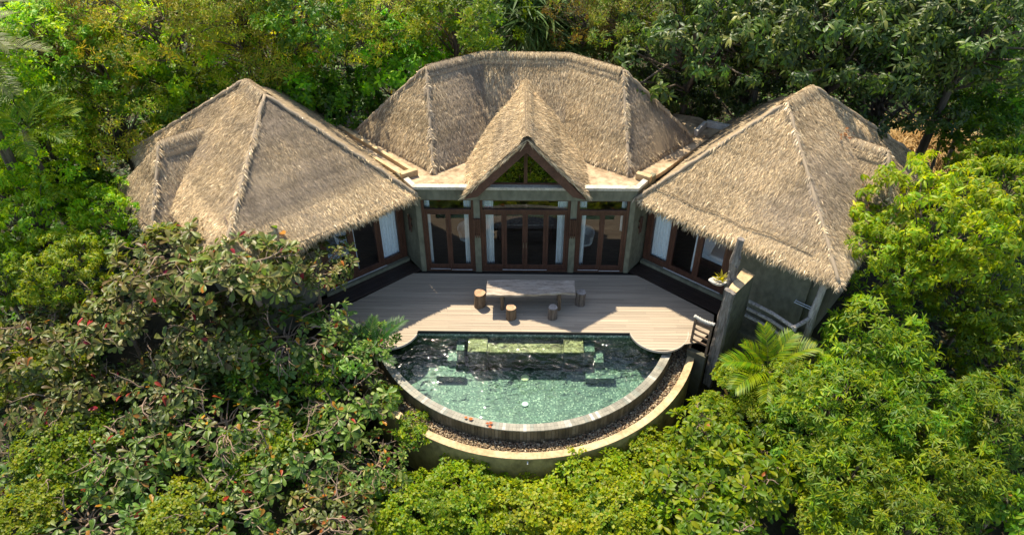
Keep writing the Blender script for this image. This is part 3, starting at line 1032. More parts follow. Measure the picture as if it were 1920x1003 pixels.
hip_cap(roof, np.array(r1) + (0, 0, .02), AL, fn(0), fn(3), 21)
hip_cap(roof, np.array(r4) + (0, 0, .02), AR, fn(4), fn(2), 22)
hip_cap(roof, np.array(r1) + (0, 0, .02), BL, fn(3), fn(8), 23, dens=110)
hip_cap(roof, np.array(r4) + (0, 0, .02), BR, fn(4), fn(9), 24, dens=110)
ridge_cap(roof, [r1, r2, r3, r4], 25, half=0.22, drop=0.28)
up = np.array([0, 0, 0.085])
cord(roof, [np.array(r1) + up, np.array(r2) + up, np.array(r3) + up, np.array(r4) + up])

# dormer
DZ = 5.37
d0, d1 = np.array((0.04, 2.58, DZ)), np.array((-0.01, 6.7, 5.12))
xl, xr, zd = -1.86, 1.9, 3.42
df = [[d0, (xl, 2.62, zd), (xl, 4.5, zd), (xl, 4.75, zd), d1], [d0, (xr, 2.62, zd), (xr, 4.5, zd), (xr, 4.75, zd), d1]]
# valleys: cut where the dormer meets the main roof
df[0] = [d0, np.array((xl, 2.62, zd)), np.array((xl, 4.55, zd)), np.array((-1.0, 5.9, 4.3)), d1]
df[1] = [d0, np.array((xr, 2.62, zd)), np.array((xr, 4.5, zd)), np.array((1.02, 5.86, 4.3)), d1]
dorm = thatch_roof('dormer_roof', df, villa, 31, [((xl, 2.62, zd), (xl, 4.5, zd), 0), ((xr, 4.5, zd), (xr, 2.62, zd), 1)], thick=0.16, grey=0.0, density=3000, slant=0.0, fringe_down=0.3, gain=0.92)
ridge_cap(dorm, [d0 + (0, -0.03, 0), d1], 33, half=0.22, drop=0.25)
cord(dorm, [d0 + (-0.04, -0.03, 0.09), d1 + (-0.04, 0, 0.09)])
# bound front edges of the dormer thatch
b = MB()
for x in (xl, xr):
    p, q = d0 + (0, -0.02, -0.04), np.array((x, 2.59, zd - 0.05))
    sdir = nrm(q - p)
    n_ = 420
    t = RNG.random(n_)
    P = p + (q - p) * t[:, None] + np.stack([np.zeros(n_), RNG.uniform(-0.05, 0.03, n_), RNG.uniform(-0.07, 0.05, n_)], 1)
    D = np.tile(sdir, (n_, 1)) + RNG.normal(0, 0.12, (n_, 3))
    b.tris(*blades(P, D, np.tile((0, -1.0, 0.3), (n_, 1)), RNG.uniform(0.15, 0.35, n_), RNG.uniform(0.01, 0.02, n_), RNG.uniform(-0.01, 0.03, n_), straw_cols(P, 35, 0.0)))
part('verge_straw', b, M['thatch'], dorm)
# barge boards
for x in (xl, xr):
    s = 1 if x > 0 else -1
    p = np.array((0.03, 0, DZ - 0.09)); q = np.array((s * 1.93, 0, zd - 0.22))
    dd = nrm(q - p)
    nn = np.array((-dd[2] * s, 0, dd[0] * s)); nn = nn if nn[2] > 0 else -nn
    hgt = 0.30
    a = p; e = q
    lo_p = np.array((0.03, 0, p[2] - hgt / abs(nn[2])))
    tip = q - nn * hgt * 0.2 + dd * 0.02
    lo_q = q - nn * hgt - dd * 0.34
    quad = [a, tip, lo_q, lo_p] if s > 0 else [a, lo_p, lo_q, tip]
    y0, y1 = 2.64, 2.72
    Vb = [(v[0] + (0.001 * s), y0, v[2]) for v in quad] + [(v[0] + (0.001 * s), y1, v[2]) for v in quad]
    b = MB()
    b.add(Vb, [[0, 1, 2, 3], [7, 6, 5, 4], [0, 4, 5, 1], [1, 5, 6, 2], [2, 6, 7, 3], [3, 7, 4, 0]])
    part('barge_board', b, M['barge'], villa)
# soffit boards under the dormer, gable wall infill
b = MB()
for s in (-1, 1):
    b.add([(0.03, 2.72, DZ - 0.16), (s * 1.8, 2.72, zd - 0.1), (s * 1.8, 3.6, zd - 0.1), (0.03, 3.6, DZ - 0.16)], [[0, 1, 2, 3] if s > 0 else [3, 2, 1, 0]])
part('soffit', b, M['barge'], villa)
gw = None
b = MB()
yg = 2.99
zt_, zb_ = DZ - 0.2, 3.47
wd = 1.72
b.add([(-wd, yg, zb_ + 0.06), (wd, yg, zb_ + 0.06), (wd, yg, zb_), (-wd, yg, zb_), (-wd, yg + 0.1, zb_ + 0.06), (wd, yg + 0.1, zb_ + 0.06)], [[3, 2, 1, 0], [0, 1, 5, 4]])
b.box(-0.05, 0.06, yg - 0.03, yg + 0.05, zb_ + 0.062, zt_ - 0.05)
for s in (-1, 1):
    p, q = np.array((0.03, yg + 0.14, zt_)), np.array((s * wd, yg, zb_ + 0.02))
    b.tube([p, q], 0.07, 4)
gframe = part('gable_window', b, M['wood'], villa)
b = MB()
b.add([(-wd + .05, yg + 0.02, zb_ + 0.05), (wd - .05, yg + 0.02, zb_ + 0.05), (0.03, yg + 0.2, zt_)], [[0, 1, 2]])
part('pane', b, M['glass_dark'], gframe)
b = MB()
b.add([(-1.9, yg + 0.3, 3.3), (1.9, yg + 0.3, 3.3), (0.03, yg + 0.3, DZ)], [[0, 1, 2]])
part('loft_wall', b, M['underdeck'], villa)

# interior shell
b = MB()
IN = [(-3.4, YW + 0.17), (3.4, YW + 0.17), (5.3, 6.2), (3, 8.2), (-3, 8.2), (-5.3, 6.2)]
n_ = len(IN)
b.add([(x, y, 0.0) for x, y in IN] + [(x, y, 3.11) for x, y in IN], [[(i + 1) % n_, i, n_ + i, n_ + (i + 1) % n_] for i in range(1, n_)] + [list(range(n_, 2 * n_))])
part('inner_wall', b, M['indoor'], villa)
b = MB()
b.add([(x, y, 0.012) for x, y in [(-3.4, YW + 0.0)] + [(3.4, YW)] + IN[2:]], [list(range(n_))])
part('floor', b, M['indoor_floor'], villa)

# glazing of the front: three bays, each with doors and a strip window above
YG = YW + 0.06


def door_leaf(x0, x1, parent, y=YG, z0=0.1, z1=2.46, stile=0.085, rail=0.17, handle=None):
    b = MB()
    b.box(x0, x0 + stile, y, y + 0.045, z0, z1)
    b.box(x1 - stile, x1, y, y + 0.045, z0, z1)
    b.box(x0 + stile, x1 - stile, y + 0.002, y + 0.043, z0, z0 + rail)
    b.box(x0 + stile, x1 - stile, y + 0.002, y + 0.043, z1 - 0.12, z1)
    o = part('glazed_door', b, M['wood'], parent, bevel=0.006)
    g = MB()
    g.add([(x0 + stile, y + 0.022, z0 + rail), (x1 - stile, y + 0.022, z0 + rail), (x1 - stile, y + 0.022, z1 - 0.12), (x0 + stile, y + 0.022, z1 - 0.12)], [[0, 1, 2, 3]])
    part('pane', g, M['glass'], o)
    if handle:
        part('handle', MB().box(handle - 0.012, handle + 0.012, y - 0.04, y - 0.002, 1.0, 1.22), M['rope'], o)
    return o


bays = [(-3.33, -1.65, 2), (-1.45, 1.45, 4), (1.65, 3.33, 2)]
for x0, x1, nl in bays:
    b = MB()
    j = 0.09
    b.box(x0, x0 + j, YG - 0.02, YG + 0.11, 0.02, ZB - 0.002)
    b.box(x1 - j, x1, YG - 0.02, YG + 0.11, 0.02, ZB - 0.002)
    b.box(x0 + j, x1 - j, YG - 0.025, YG + 0.105, 2.462, 2.56)
    b.box(x0 + j, x1 - j, YG - 0.02, YG + 0.1, ZB - 0.05, ZB - 0.003)
    b.box(x0 + j, x1 - j, YG - 0.03, YG + 0.12, 0.014, 0.098)
    fr = part('door_frame', b, M['wood'], villa, bevel=0.006)
    b = MB()
    if nl == 2:
        b.box(x0 + 0.14, (x0 + x1) / 2 - 0.02, YG - 0.05, YG - 0.032, 0.085, 0.1)
        b.box((x0 + x1) / 2 + 0.02, x1 - 0.12, YG - 0.052, YG - 0.033, 0.055, 0.07)
    else:
        b.box(-0.75, 0.75, YG - 0.05, YG - 0.032, 0.07, 0.088)
    part('track', b, M['sill'], fr)
    g = MB()
    g.add([(x0 + j, YG + 0.03, 2.56), (x1 - j, YG + 0.03, 2.56), (x1 - j, YG + 0.065, ZB - 0.05), (x0 + j, YG + 0.065, ZB - 0.05)], [[0, 1, 2, 3]])
    part('transom_pane', g, M['glass'], fr)
    xs_ = np.linspace(x0 + j, x1 - j, nl + 1)
    for q in range(nl):
        hd = None
        if nl == 4 and q in (1, 2):
            hd = xs_[2] - 0.045 if q == 1 else xs_[2] + 0.045
        door_leaf(xs_[q] + 0.002, xs_[q + 1] - 0.002, villa, y=YG + (0.0 if q % 2 == 0 else 0.006), handle=hd)


def curtain(x0, x1, y, z0, z1, label, flare=0.0, p=None, q=None):
    """pleated cloth hanging between two points"""
    P0 = np.array(p if p is not None else (x0, y)); P1 = np.array(q if q is not None else (x1, y))
    d = P1 - P0
    L_ = np.linalg.norm(d); d = d / L_; nn_ = np.array((-d[1], d[0]))
    nseg = max(8, int(L_ / 0.02)); rows = 8
    V_ = []
    for r in range(rows + 1):
        f = r / rows
        for i in range(nseg + 1):
            t = i / nseg
            a = L_ * t * (1 + flare * f) - 0.5 * flare * f * L_
            off = 0.022 * math.sin(t * L_ * 62 + 0.6 * math.sin(f * 3)) + 0.006 * math.sin(t * 31 + f * 5)
            c = P0 + d * a + nn_ * off
            V_.append((c[0], c[1], z1 + (z0 - z1) * f))
    F_ = [[r * (nseg + 1) + i, r * (nseg + 1) + i + 1, (r + 1) * (nseg + 1) + i + 1, (r + 1) * (nseg + 1) + i] for r in range(rows) for i in range(nseg)]
    mb = MB(); mb.add(V_, F_)
    return solo('curtain', mb, M['curtain'], label, 'curtain', group='white curtains behind the glass', smooth=True)


YC_ = YW + 0.24
curtain(-3.24, -3.08, YC_, 0.14, 2.93, 'narrow white curtain at the outer edge of the left front bay of the central pavilion')
curtain(-1.98, -1.72, YC_, 0.1, 2.93, 'white curtain gathered beside the left pillar, in the two-door bay left of it', 0.1)
curtain(-1.37, -1.03, YC_, 0.14, 2.93, 'white curtain at the left end of the wide four-door centre bay')
curtain(1.05, 1.37, YC_, 0.14, 2.93, 'white curtain at the right end of the wide four-door centre bay')
curtain(1.72, 1.98, YC_, 0.06, 2.93, 'white curtain gathered beside the right pillar, in the two-door bay right of it', -0.15)
curtain(3.1, 3.24, YC_, 1.6, 2.93, 'short white curtain at the outer edge of the right front bay of the central pavilion')

# wooden wall lamps
for x, y, dx, dy, lab in ((-1.55, YW - 0.012, 0, -1, 'brown slatted wall lamp on the left inner pillar of the central pavilion'),
                          (1.55, YW - 0.012, 0, -1, 'brown slatted wall lamp on the right inner pillar of the central pavilion')):
    t = thing('wall_lamp', lab, 'wall lamp', (x, y, 1.55), 'slatted wooden wall lamps')
    b = MB()
    b.box(x - 0.1, x + 0.1, y - 0.03, y - 0.001, 1.6, 2.25)
    part('back_plate', b, M['wood'], t)
    b = MB()
    for k_ in (-0.09, -0.03, 0.03, 0.09):
        b.box(x + k_ - 0.018, x + k_ + 0.018, y - 0.13, y - 0.105, 1.55, 2.3)
    b.box(x - 0.1, x + 0.1, y - 0.104, y - 0.031, 1.62, 1.65)
    b.box(x - 0.1, x + 0.1, y - 0.104, y - 0.031, 2.2, 2.23)
    part('slat_screen', b, M['wood'], t)
for s, lab in ((-1, 'two-slat wall lamp on the slanted wall beside the left wing'), (1, 'two-slat wall lamp on the slanted wall beside the right wing')):
    c = np.array((s * 3.74, YW + 0.3)); d = nrm(np.array((s * 0.55, 0.75)))
    o_ = np.array((d[1], -d[0])) * (1 if s > 0 else -1)
    t = thing('wall_lamp', lab, 'wall lamp', (c[0], c[1], 1.5), 'slatted wooden wall lamps')
    b = MB()
    for k_ in (-0.05, 0.05):
        p = c + d * (k_ - 0.022) + o_ * 0.06; q = c + d * (k_ + 0.022) + o_ * 0.06
        b.obox(p, q, 0.03, 1.5, 2.15)
    part('slat_screen', b, M['wood'], t)
    b = MB()
    b.obox(c - d * 0.06 + o_ * 0.022, c + d * 0.06 + o_ * 0.022, 0.04, 1.7, 1.76)
    part('bracket', b, M['wood'], t)
    b = MB()
    b.obox(c - d * 0.06 + o_ * 0.022, c + d * 0.06 + o_ * 0.022, 0.04, 1.95, 2.0)
    part('bracket', b, M['wood'], t)


# furniture seen through the glass
def tub_chair(x, y, rz, label):
    t = thing('tub_chair', label, 'chair', (x, y, 0.012), 'white tub chairs indoors')
    t.rotation_euler[2] = rz
    mb = MB()
    n1 = 20
    an = np.linspace(math.radians(-20), math.radians(200), n1)
    Vv = []
    for r_, z_ in ((0.30, 0.36), (0.34, 0.62), (0.36, 0.74), (0.31, 0.74), (0.28, 0.46)):
        for a in an:
            zz = z_ + (0.1 * math.sin(max(0, a)) ** 2 if z_ > 0.6 else 0)
            Vv.append((r_ * math.cos(a), r_ * math.sin(a), zz))
    mb.add(Vv, [[q * n1 + i, q * n1 + i + 1, (q + 1) * n1 + i + 1, (q + 1) * n1 + i] for q in range(4) for i in range(n1 - 1)])
    me = mb.mesh('backrest', M['chairwhite'])
    link('backrest', me, t)
    mb = MB()
    mb.prism([(0.29 * math.cos(a), 0.29 * math.sin(a)) for a in np.linspace(0, 6.283, 21)[:-1]], 0.36, 0.45)
    link('seat', mb.mesh('seat', M['chairwhite']), t)
    for a in (0.8, 2.34, 3.93, 5.5):
        mb = MB()
        mb.tube([(0.2 * math.cos(a), 0.2 * math.sin(a), 0.36), (0.26 * math.cos(a), 0.26 * math.sin(a), 0)], [0.02, 0.014], 6)
        link('leg', mb.mesh('leg', M['wood']), t)
    return t


tub_chair(-2.0, 4.3, 0.5, 'white tub chair seen through the doors of the left front bay')
tub_chair(2.05, 4.1, -0.6, 'white tub chair seen through the doors of the right front bay')
dt = thing('dining_table', 'dark dining table indoors, seen through the four centre doors', 'table', (0, 5.0, 0.012))
part('tabletop', MB().box(-1.0, 1.0, 4.55, 5.45, 0.7, 0.76), M['drift'], dt, bevel=0.01)
for x in (-0.9, 0.9):
    for y in (4.65, 5.35):
        part('leg', MB().box(x - 0.04, x + 0.04, y - 0.04, y + 0.04, 0.012, 0.7), M['wood'], dt)


# ================================================================== WINGS
def wing(side, R1, R2, secS, secE, nE, eL, eR, seed, label, grey, greyfront, ZE):
    E_ = np.array((side * 0.788, -0.616)); N_ = np.array((side * 0.616, 0.788))

    def P(e, n, z):
        return np.array((*(E_ * e + N_ * n), z))

    ctr = P((eL + eR) / 2, nE + 3.5, 0)
    t = thing('wing_pavilion', label, 'pavilion', ctr, 'thatched wing pavilions')
    R1 = np.array(R1, float); R2 = np.array(R2, float)
    nR2 = R2[:2] @ N_
    nb = nR2 + 3.1
    FLc, FRc, BRc, BLc = P(eL, nE, ZE), P(eR, nE, ZE), P(eR, nb, ZE), P(eL, nb, ZE)
    MID = P((eL + eR) / 2, nE - 0.1, ZE - 0.06)
    faces = [[FLc, FRc, R1], [FRc, BRc, R2, R1], [BLc, FLc, R1, R2], [BRc, BLc, R2]]
    rf = thatch_roof('thatched_roof', faces, t, seed, [(FLc, FRc, 0), (FRc, BRc, 1), (BLc, FLc, 2)], thick=0.26, density=2900,
                     grey=greyfront, slant=0.12 * side, fringe_down=0.55, visible={0, 1}, greys=[greyfront, grey, grey, grey], fresh=0.85 if side < 0 else 0.5, gain=0.84 if side < 0 else 0.92)
    f = [face_normal([np.array(p) for p in q]) for q in faces]
    hip_cap(rf, R1 + (0, 0, .03), FRc, f[0], f[1], seed + 3)
    hip_cap(rf, R1 + (0, 0, .03), FLc, f[0], f[2], seed + 4, dens=90, wide=0.12)
    hip_cap(rf, R2 + (0, 0, .03), BRc, f[1], f[3], seed + 5, dens=90, wide=0.12)
    ridge_cap(rf, [R1, R2], seed + 6, half=0.4, drop=0.42)
    # side roof
    S = np.array(secS, float); E2 = np.array(secE, float)
    eS, nS = S[:2] @ E_, S[:2] @ N_
    eE = E2[:2] @ E_
    run = 1.75
    ZM, ZE = ZE, 2.8
    S0 = P(eS - 1.4, nS, S[2]); E2 = P(eE, nS, S[2])
    fa, fb = P(eS - 1.4, nS - run, ZE), P(eE + 1.35, nS - run, ZE)
    ba, bb = P(eS - 1.4, nS + run, ZE), P(eE + 1.35, nS + run, ZE)
    # visible front face starts on the main roof's right slope
    f2 = [[P(eS - 0.12, nS, S[2]), P(eR - 0.15, nS - run, ZE), fb, E2], [fb, bb, E2], [S0, E2, bb, ba]]
    sr = thatch_roof('side_roof', f2, t, seed + 50, [(P(eR - 0.15, nS - run, ZE), fb, 0), (fb, bb, 1)], thick=0.24, density=2900,
                     grey=grey, slant=0.12 * side, fringe_down=0.5, visible={0, 1}, gain=0.84 if side < 0 else 0.92)
    g = [face_normal([np.array(p) for p in q]) for q in f2]
    hip_cap(sr, E2 + (0, 0, .03), fb, g[0], g[1], seed + 53)
    ridge_cap(sr, [P(eS - 0.2, nS, S[2]), E2], seed + 56, half=0.32, drop=0.36)
    # walls and glazing
    nG = 5.3
    zf = 0.14
    b = MB()
    e0, e1 = 1.12, 4.05
    b.prism([p[:2] for p in ([P(e1, nG, 0), P(e1 + 0.3, nG, 0), P(e1 + 0.3, nG + 0.25, 0), P(e1, nG + 0.25, 0)][::side])], 0.0, 2.98)
    b.prism([p[:2] for p in ([P(e1 + 0.302, nG + 0.004, 0), P(eR - 0.9, nG + 0.004, 0), P(eR - 0.9, nG + 0.2, 0), P(e1 + 0.302, nG + 0.2, 0)][::side])], -1.5, 2.98)
    b.prism([p[:2] for p in ([P(eR - 0.9, nG + 0.202, 0), P(eR - 0.7, nG + 0.202, 0), P(eR - 0.7, nb - 1, 0), P(eR - 0.9, nb - 1, 0)][::side])], -1.5, 2.98)
    b.prism([p[:2] for p in ([P(0.95, nG + 0.6, 0), P(1.1, nG + 0.6, 0), P(1.1, nb - 1, 0), P(0.95, nb - 1, 0)][::side])], 0, 2.98)
    b.prism([p[:2] for p in ([P(1.1, nb - 1.2, 0), P(eR - 0.9, nb - 1.2, 0), P(eR - 0.9, nb - 1, 0), P(1.1, nb - 1, 0)][::side])], 0, 2.98)
    part('wall', b, M['plaster'], t)
    b = MB()
    b.prism([p[:2] for p in ([P(1.1, nG + 0.15, 0), P(eR - 0.9, nG + 0.15, 0), P(eR - 0.9, nb - 1.2, 0), P(1.1, nb - 1.2, 0)][::side])], 0.02, zf)
    part('floor', b, M['indoor_floor'], t)
    # oiled boards under the eave, pale kerb, glass doors
    b = MB()
    nD = 4.49
    rows = 7
    for r in range(rows):
        n0 = nD + (nG - 0.16 - nD) * r / rows + 0.004
        n1 = nD + (nG - 0.16 - nD) * (r + 1) / rows - 0.004
        c = np.array((0.034, 0.022, 0.016)) * RNG.uniform(0.75, 1.3)
        ea0, ea1 = 1.0 - 0.1 * r / rows, 4.9
        q = [P(0.95 + 0.02 * r, n0, 0), P(ea1, n0, 0), P(ea1, n1, 0), P(0.95 + 0.02 * r, n1, 0)][::side]
        b.prism([p[:2] for p in q], -0.028, 0.014 + RNG.normal(0, 0.001), c)
    part('veranda_boards', b, M['dryboards'], t)
    b = MB()
    b.prism([p[:2] for p in ([P(1.02, nG - 0.155, 0), P(e1 + 0.1, nG - 0.155, 0), P(e1 + 0.1, nG - 0.02, 0), P(1.02, nG - 0.02, 0)][::side])], 0.0, 0.13)
    kb = part('threshold', b, M['plaster'], t)
    b = MB()
    b.prism([p[:2] for p in ([P(1.85, nG - 0.05, 0), P(e1 - 0.1, nG - 0.05, 0), P(e1 - 0.1, nG - 0.022, 0), P(1.85, nG - 0.022, 0)][::side])], 0.131, 0.15)
    part('track', b, M['sill'], kb)
    b = MB()

    def post(e, w_, z0=0.132, z1=2.9, mb=None):
        (mb or b).prism([p[:2] for p in ([P(e, nG - 0.018, 0), P(e + w_, nG - 0.018, 0), P(e + w_, nG + 0.08, 0), P(e, nG + 0.08, 0)][::side])], z0, z1)
    post(1.02, 0.14); post(e1 - 0.12, 0.12)
    post(1.161, e1 - 0.12 - 1.162, 2.4, 2.52)
    post(1.161, e1 - 0.12 - 1.162, 2.8, 2.899)
    post(1.161, e1 - 0.12 - 1.162, 0.1325, 0.19)
    part('door_frame', b, M['wood'], t)
    eds = [1.165, 2.0, 2.97, e1 - 0.123]
    for i in range(3):
        b = MB()
        a_, c_ = eds[i] + 0.003, eds[i + 1] - 0.003
        st = 0.1
        post(a_, st, 0.192, 2.398, b); post(c_ - st, st, 0.192, 2.398, b)
        post(a_ + st, c_ - a_ - 2 * st, 0.193, 0.36, b); post(a_ + st, c_ - a_ - 2 * st, 2.28, 2.397, b)
        o = part('glazed_door', b, M['wood'], t)
        gq = MB()
        gq.add([P(a_ + st, nG + 0.03, 0.36), P(c_ - st, nG + 0.03, 0.36), P(c_ - st, nG + 0.03, 2.28), P(a_ + st, nG + 0.03, 2.28)], [[0, 1, 2, 3]])
        part('pane', gq, M['glass_wing'], o)
    return t, P, rf


lw_, PL, rfL = wing(-1, (-7.89, 3.91, 6.0), (-8.76, 4.85, 6.0), (-9.69, 4.42, 4.75), (-11.36, 3.41, 4.75), 4.22, 1.0, 7.35, 101,
                    'left wing pavilion with a greyish peaked thatch roof and a lower side roof', 0.3, 0.7, 3.26)
rw_, PR, rfR = wing(1, (7.70, 3.58, 6.0), (8.77, 4.62, 6.0), (9.5, 4.05, 4.75), (11.03, 3.28, 4.75), 4.37, 1.0, 7.47, 201,
                    'right wing pavilion with a sandy peaked thatch roof and a cord along its eave', 0.12, 0.1, 3.08)
# cord lying along the right eave
fnr = face_normal([PR(1.0, 4.37, 3.08), PR(7.47, 4.37, 3.08), np.array((7.70, 3.58, 6.0))])


def on_front(e, n):
    f = (n - 4.37) / (np.array((7.70, 3.58)) @ np.array((0.616, 0.788)) - 4.37)
    return PR(e, n, 3.08 + 2.92 * f) + fnr * 0.045


mb = MB()
pts = []
for e, n in ((1.3, 4.75), (2.0, 4.78), (2.8, 4.72), (3.5, 4.78), (4.4, 4.7), (5.2, 4.78), (5.9, 4.72), (6.6, 4.7)):
    pts.append(on_front(e, n))
P2 = []
for i in range(len(pts) - 1):
    for j in range(6):
        P2.append(pts[i] + (pts[i + 1] - pts[i]) * j / 6 + (0, 0, 0.015 * math.sin(j * 2.1 + i)))
mb.tube(P2, 0.011, 5)
part('eave_cord', mb, M['rope'], rfR)
curtain(0, 0, 0, 0.3, 2.6, 'wide pale curtain behind the left wing glass, nearest the central pavilion', p=PL(2.02, 5.44, 0)[:2], q=PL(1.2, 5.44, 0)[:2])
curtain(0, 0, 0, 0.3, 2.6, 'wide pale curtain behind the right wing glass, nearest the central pavilion', p=PR(1.2, 5.44, 0)[:2], q=PR(2.0, 5.44, 0)[:2])
curtain(0, 0, 0, 0.25, 2.6, 'slim curtain drawn aside in the middle pane of the right wing', p=PR(2.7, 5.55, 0)[:2], q=PR(2.92, 5.55, 0)[:2])
curtain(0, 0, 0, 0.25, 2.6, 'slim curtain drawn aside in the middle pane of the left wing', p=PL(2.92, 5.55, 0)[:2], q=PL(2.74, 5.55, 0)[:2])

# beds with nets inside the wings
for Pf, sd, lab in ((PR, 1, 'white bed under a hanging net inside the right wing'), (PL, -1, 'white bed under a hanging net inside the left wing')):
    c = Pf(3.3, 7.0, 0.14)
    t = thing('bed', lab, 'bed', c, 'beds inside the wings')
    q = [Pf(2.4, 6.2, 0), Pf(4.2, 6.2, 0), Pf(4.2, 8.1, 0), Pf(2.4, 8.1, 0)][::sd]
    part('base', MB().prism([p[:2] for p in q], 0.142, 0.4), M['wood'], t)
    q = [Pf(2.44, 6.24, 0), Pf(4.16, 6.24, 0), Pf(4.16, 8.1, 0), Pf(2.44, 8.1, 0)][::sd]
    part('mattress', MB().prism([p[:2] for p in q], 0.402, 0.68), M['curtain'], t, bevel=0.05)
    mb = MB()
    n1 = 28
    V_ = []
    for f in np.linspace(0, 1, 7):
        r_ = 0.12 + 0.95 * f ** 1.3
        for i in range(n1):
            a = 2 * math.pi * i / n1
            rr = r_ * (1 + 0.05 * math.sin(a * 9))
            V_.append(Pf(3.3 + rr * math.cos(a), 7.1 + rr * math.sin(a), 2.75 - 2.0 * f))
    mb.add(V_, [[r * n1 + i, r * n1 + (i + 1) % n1, (r + 1) * n1 + (i + 1) % n1, (r + 1) * n1 + i] for r in range(6) for i in range(n1) if not (n1 * .7 < i < n1 * .8)])
    part('net', mb, M['curtain'], t, smooth=True)

# ================================================================== DECK FURNITURE
tb = thing('outdoor_table', 'long weathered plank table with rough edges in the middle of the deck', 'table', (0.2, 1.25, 0))
mb = MB()
nxs, nys = 40, 6
Vt, Ft = [], []
for lay, z in ((0, 0.66), (1, 0.75)):
    for j in range(nys + 1):
        for i in range(nxs + 1):
            fx, fy = i / nxs, j / nys
            x = -1.2 + 2.8 * fx
            yf = 0.85 + 0.1 * fx - 0.05 * math.sin(fx * 5.2 + 0.4) * fx + 0.012 * math.sin(fx * 31)
            yb = 1.6 + 0.008 * math.sin(fx * 23 + 1)
            y = yf + (yb - yf) * fy
            Vt.append((x + 0.006 * math.sin(fy * 9) * (i in (0, nxs)), y + (0.02 if (lay == 0 and j == 0) else 0), z + (0.006 * math.sin(fx * 17 + fy * 4) if lay else 0)))
o2 = (nxs + 1) * (nys + 1)
for j in range(nys):
    for i in range(nxs):
        a = j * (nxs + 1) + i
        Ft.append([o2 + a, o2 + a + 1, o2 + a + nxs + 2, o2 + a + nxs + 1])
        Ft.append([a + nxs + 1, a + nxs + 2, a + 1, a])
for i in range(nxs):
    a = i; Ft.append([a, a + 1, o2 + a + 1, o2 + a])
    a = nys * (nxs + 1) + i; Ft.append([o2 + a, o2 + a + 1, a + 1, a])
for j in range(nys):
    a = j * (nxs + 1); Ft.append([a + nxs + 1, a, o2 + a, o2 + a + nxs + 1])
    a = j * (nxs + 1) + nxs; Ft.append([a, a + nxs + 1, o2 + a + nxs + 1, o2 + a])
mb.add(Vt, Ft)
part('tabletop', mb, M['tabletop'], tb)
for x, y in ((-0.71, 1.0), (1.11, 1.02), (-0.71, 1.48), (1.11, 1.48)):
    mb = MB()
    mb.tube([(x, y, 0), (x + 0.01, y, 0.3), (x - 0.01, y, 0.66)], [0.06, 0.055, 0.06], 8)
    part('leg', mb, M['log'], tb)


def stool(x, y, r, h, label, bark, endm, lean=(0, 0), seed=0, flat=1.0):
    t = thing('log_stool', label, 'stool', (x, y, 0), 'log stools round the plank table')
    rr = np.random.default_rng(seed)
    k_ = 26
    lob = 1 + 0.06 * np.sin(np.arange(k_) * 2 * math.pi / k_ * 3 + seed) + rr.normal(0, 0.02, k_)
    mb = MB(); V_ = []
    hs = [0, 0.1, 0.5, 0.9, 0.985, 1]
    sc = [1.0, 0.97, 0.94, 0.98, 0.97, 0.93]
    for f, s_ in zip(hs, sc):
        for i in range(k_):
            a = 2 * math.pi * i / k_
            V_.append((x + lean[0] * f + r * s_ * lob[i] * math.cos(a), y + lean[1] * f + flat * r * s_ * lob[i] * math.sin(a), h * f))
    mb.add(V_, [[q * k_ + i, q * k_ + (i + 1) % k_, (q + 1) * k_ + (i + 1) % k_, (q + 1) * k_ + i] for q in range(len(hs) - 1) for i in range(k_)])
    part('log', mb, bark, t, smooth=False)
    mb = MB()
    top = [(v[0], v[1], h + 0.003) for v in V_[-k_:]]
    mb.add(top, [list(range(k_))])
    part('seat', mb, endm, t)


stool(-1.45, 1.18, 0.19, 0.52, 'fat sunlit log stool at the left end of the plank table', M['log'], M['log_end'], (0.02, 0.03), 1)
stool(-0.42, 0.62, 0.165, 0.45, 'brown log stool with an orange cut top in front of the table', M['log'], M['log_end'], (0, 0), 2)
stool(0.89, 0.64, 0.15, 0.46, 'grey log stool with a cracked grey top in front of the table', M['log_grey'], M['log_end_grey'], (0.01, 0), 3)
stool(1.8, 1.3, 0.16, 0.5, 'dark gnarled log stool at the right end of the plank table', M['log_grey'], M['log_end_grey'], (0.02, 0.02), 4)

# ================================================================== RIGHT SIDE: wall, slab post, driftwood, gate, balustrade
t = thing('garden_wall', 'mossy concrete wall with a pale top beside the deck, capped behind the timber slab', 'wall', (6.1, 0.0, -0.8))
wp = [(5.86, -0.46), (6.02, -0.66), (6.72, 0.12), (6.45, 0.42)]
part('wall', MB().prism(wp, -2.5, 2.26), M['concrete_dark'], t)
wp2 = [(5.855, -0.455), (6.022, -0.667), (6.727, 0.118), (6.447, 0.428)]
part('coping', MB().prism(wp2, 2.262, 2.3), M['kerb'], t)


def rough_plank(mb, base, top, w_, th, wdir, seed, nseg=14):
    """weathered slab of timber with wavy edges"""
    base = np.array(base, float); top = np.array(top, float)
    wd_ = nrm(np.array((*wdir, 0.0))); td = np.array((-wd_[1], wd_[0], 0))
    rr = np.random.default_rng(seed)
    V_ = []
    prof = [(-1, -1), (-0.35, -1.12), (0.3, -0.92), (1, -1), (1.06, 0), (1, 1), (0, 1.1), (-1, 1), (-1.08, 0)]
    for i in range(nseg + 1):
        f = i / nseg
        c = base + (top - base) * f
        sw = 1 + 0.12 * math.sin(f * 7 + seed) + rr.normal(0, 0.03)
        for a, b_ in prof:
            V_.append(c + wd_ * a * w_ / 2 * sw + td * b_ * th / 2 + rr.normal(0, 0.006, 3))
    k_ = len(prof)
    mb.add(V_, [[i * k_ + j, i * k_ + (j + 1) % k_, (i + 1) * k_ + (j + 1) % k_, (i + 1) * k_ + j] for i in range(nseg) for j in range(k_)] + [list(range(k_))[::-1], [nseg * k_ + j for j in range(k_)]])
    return mb


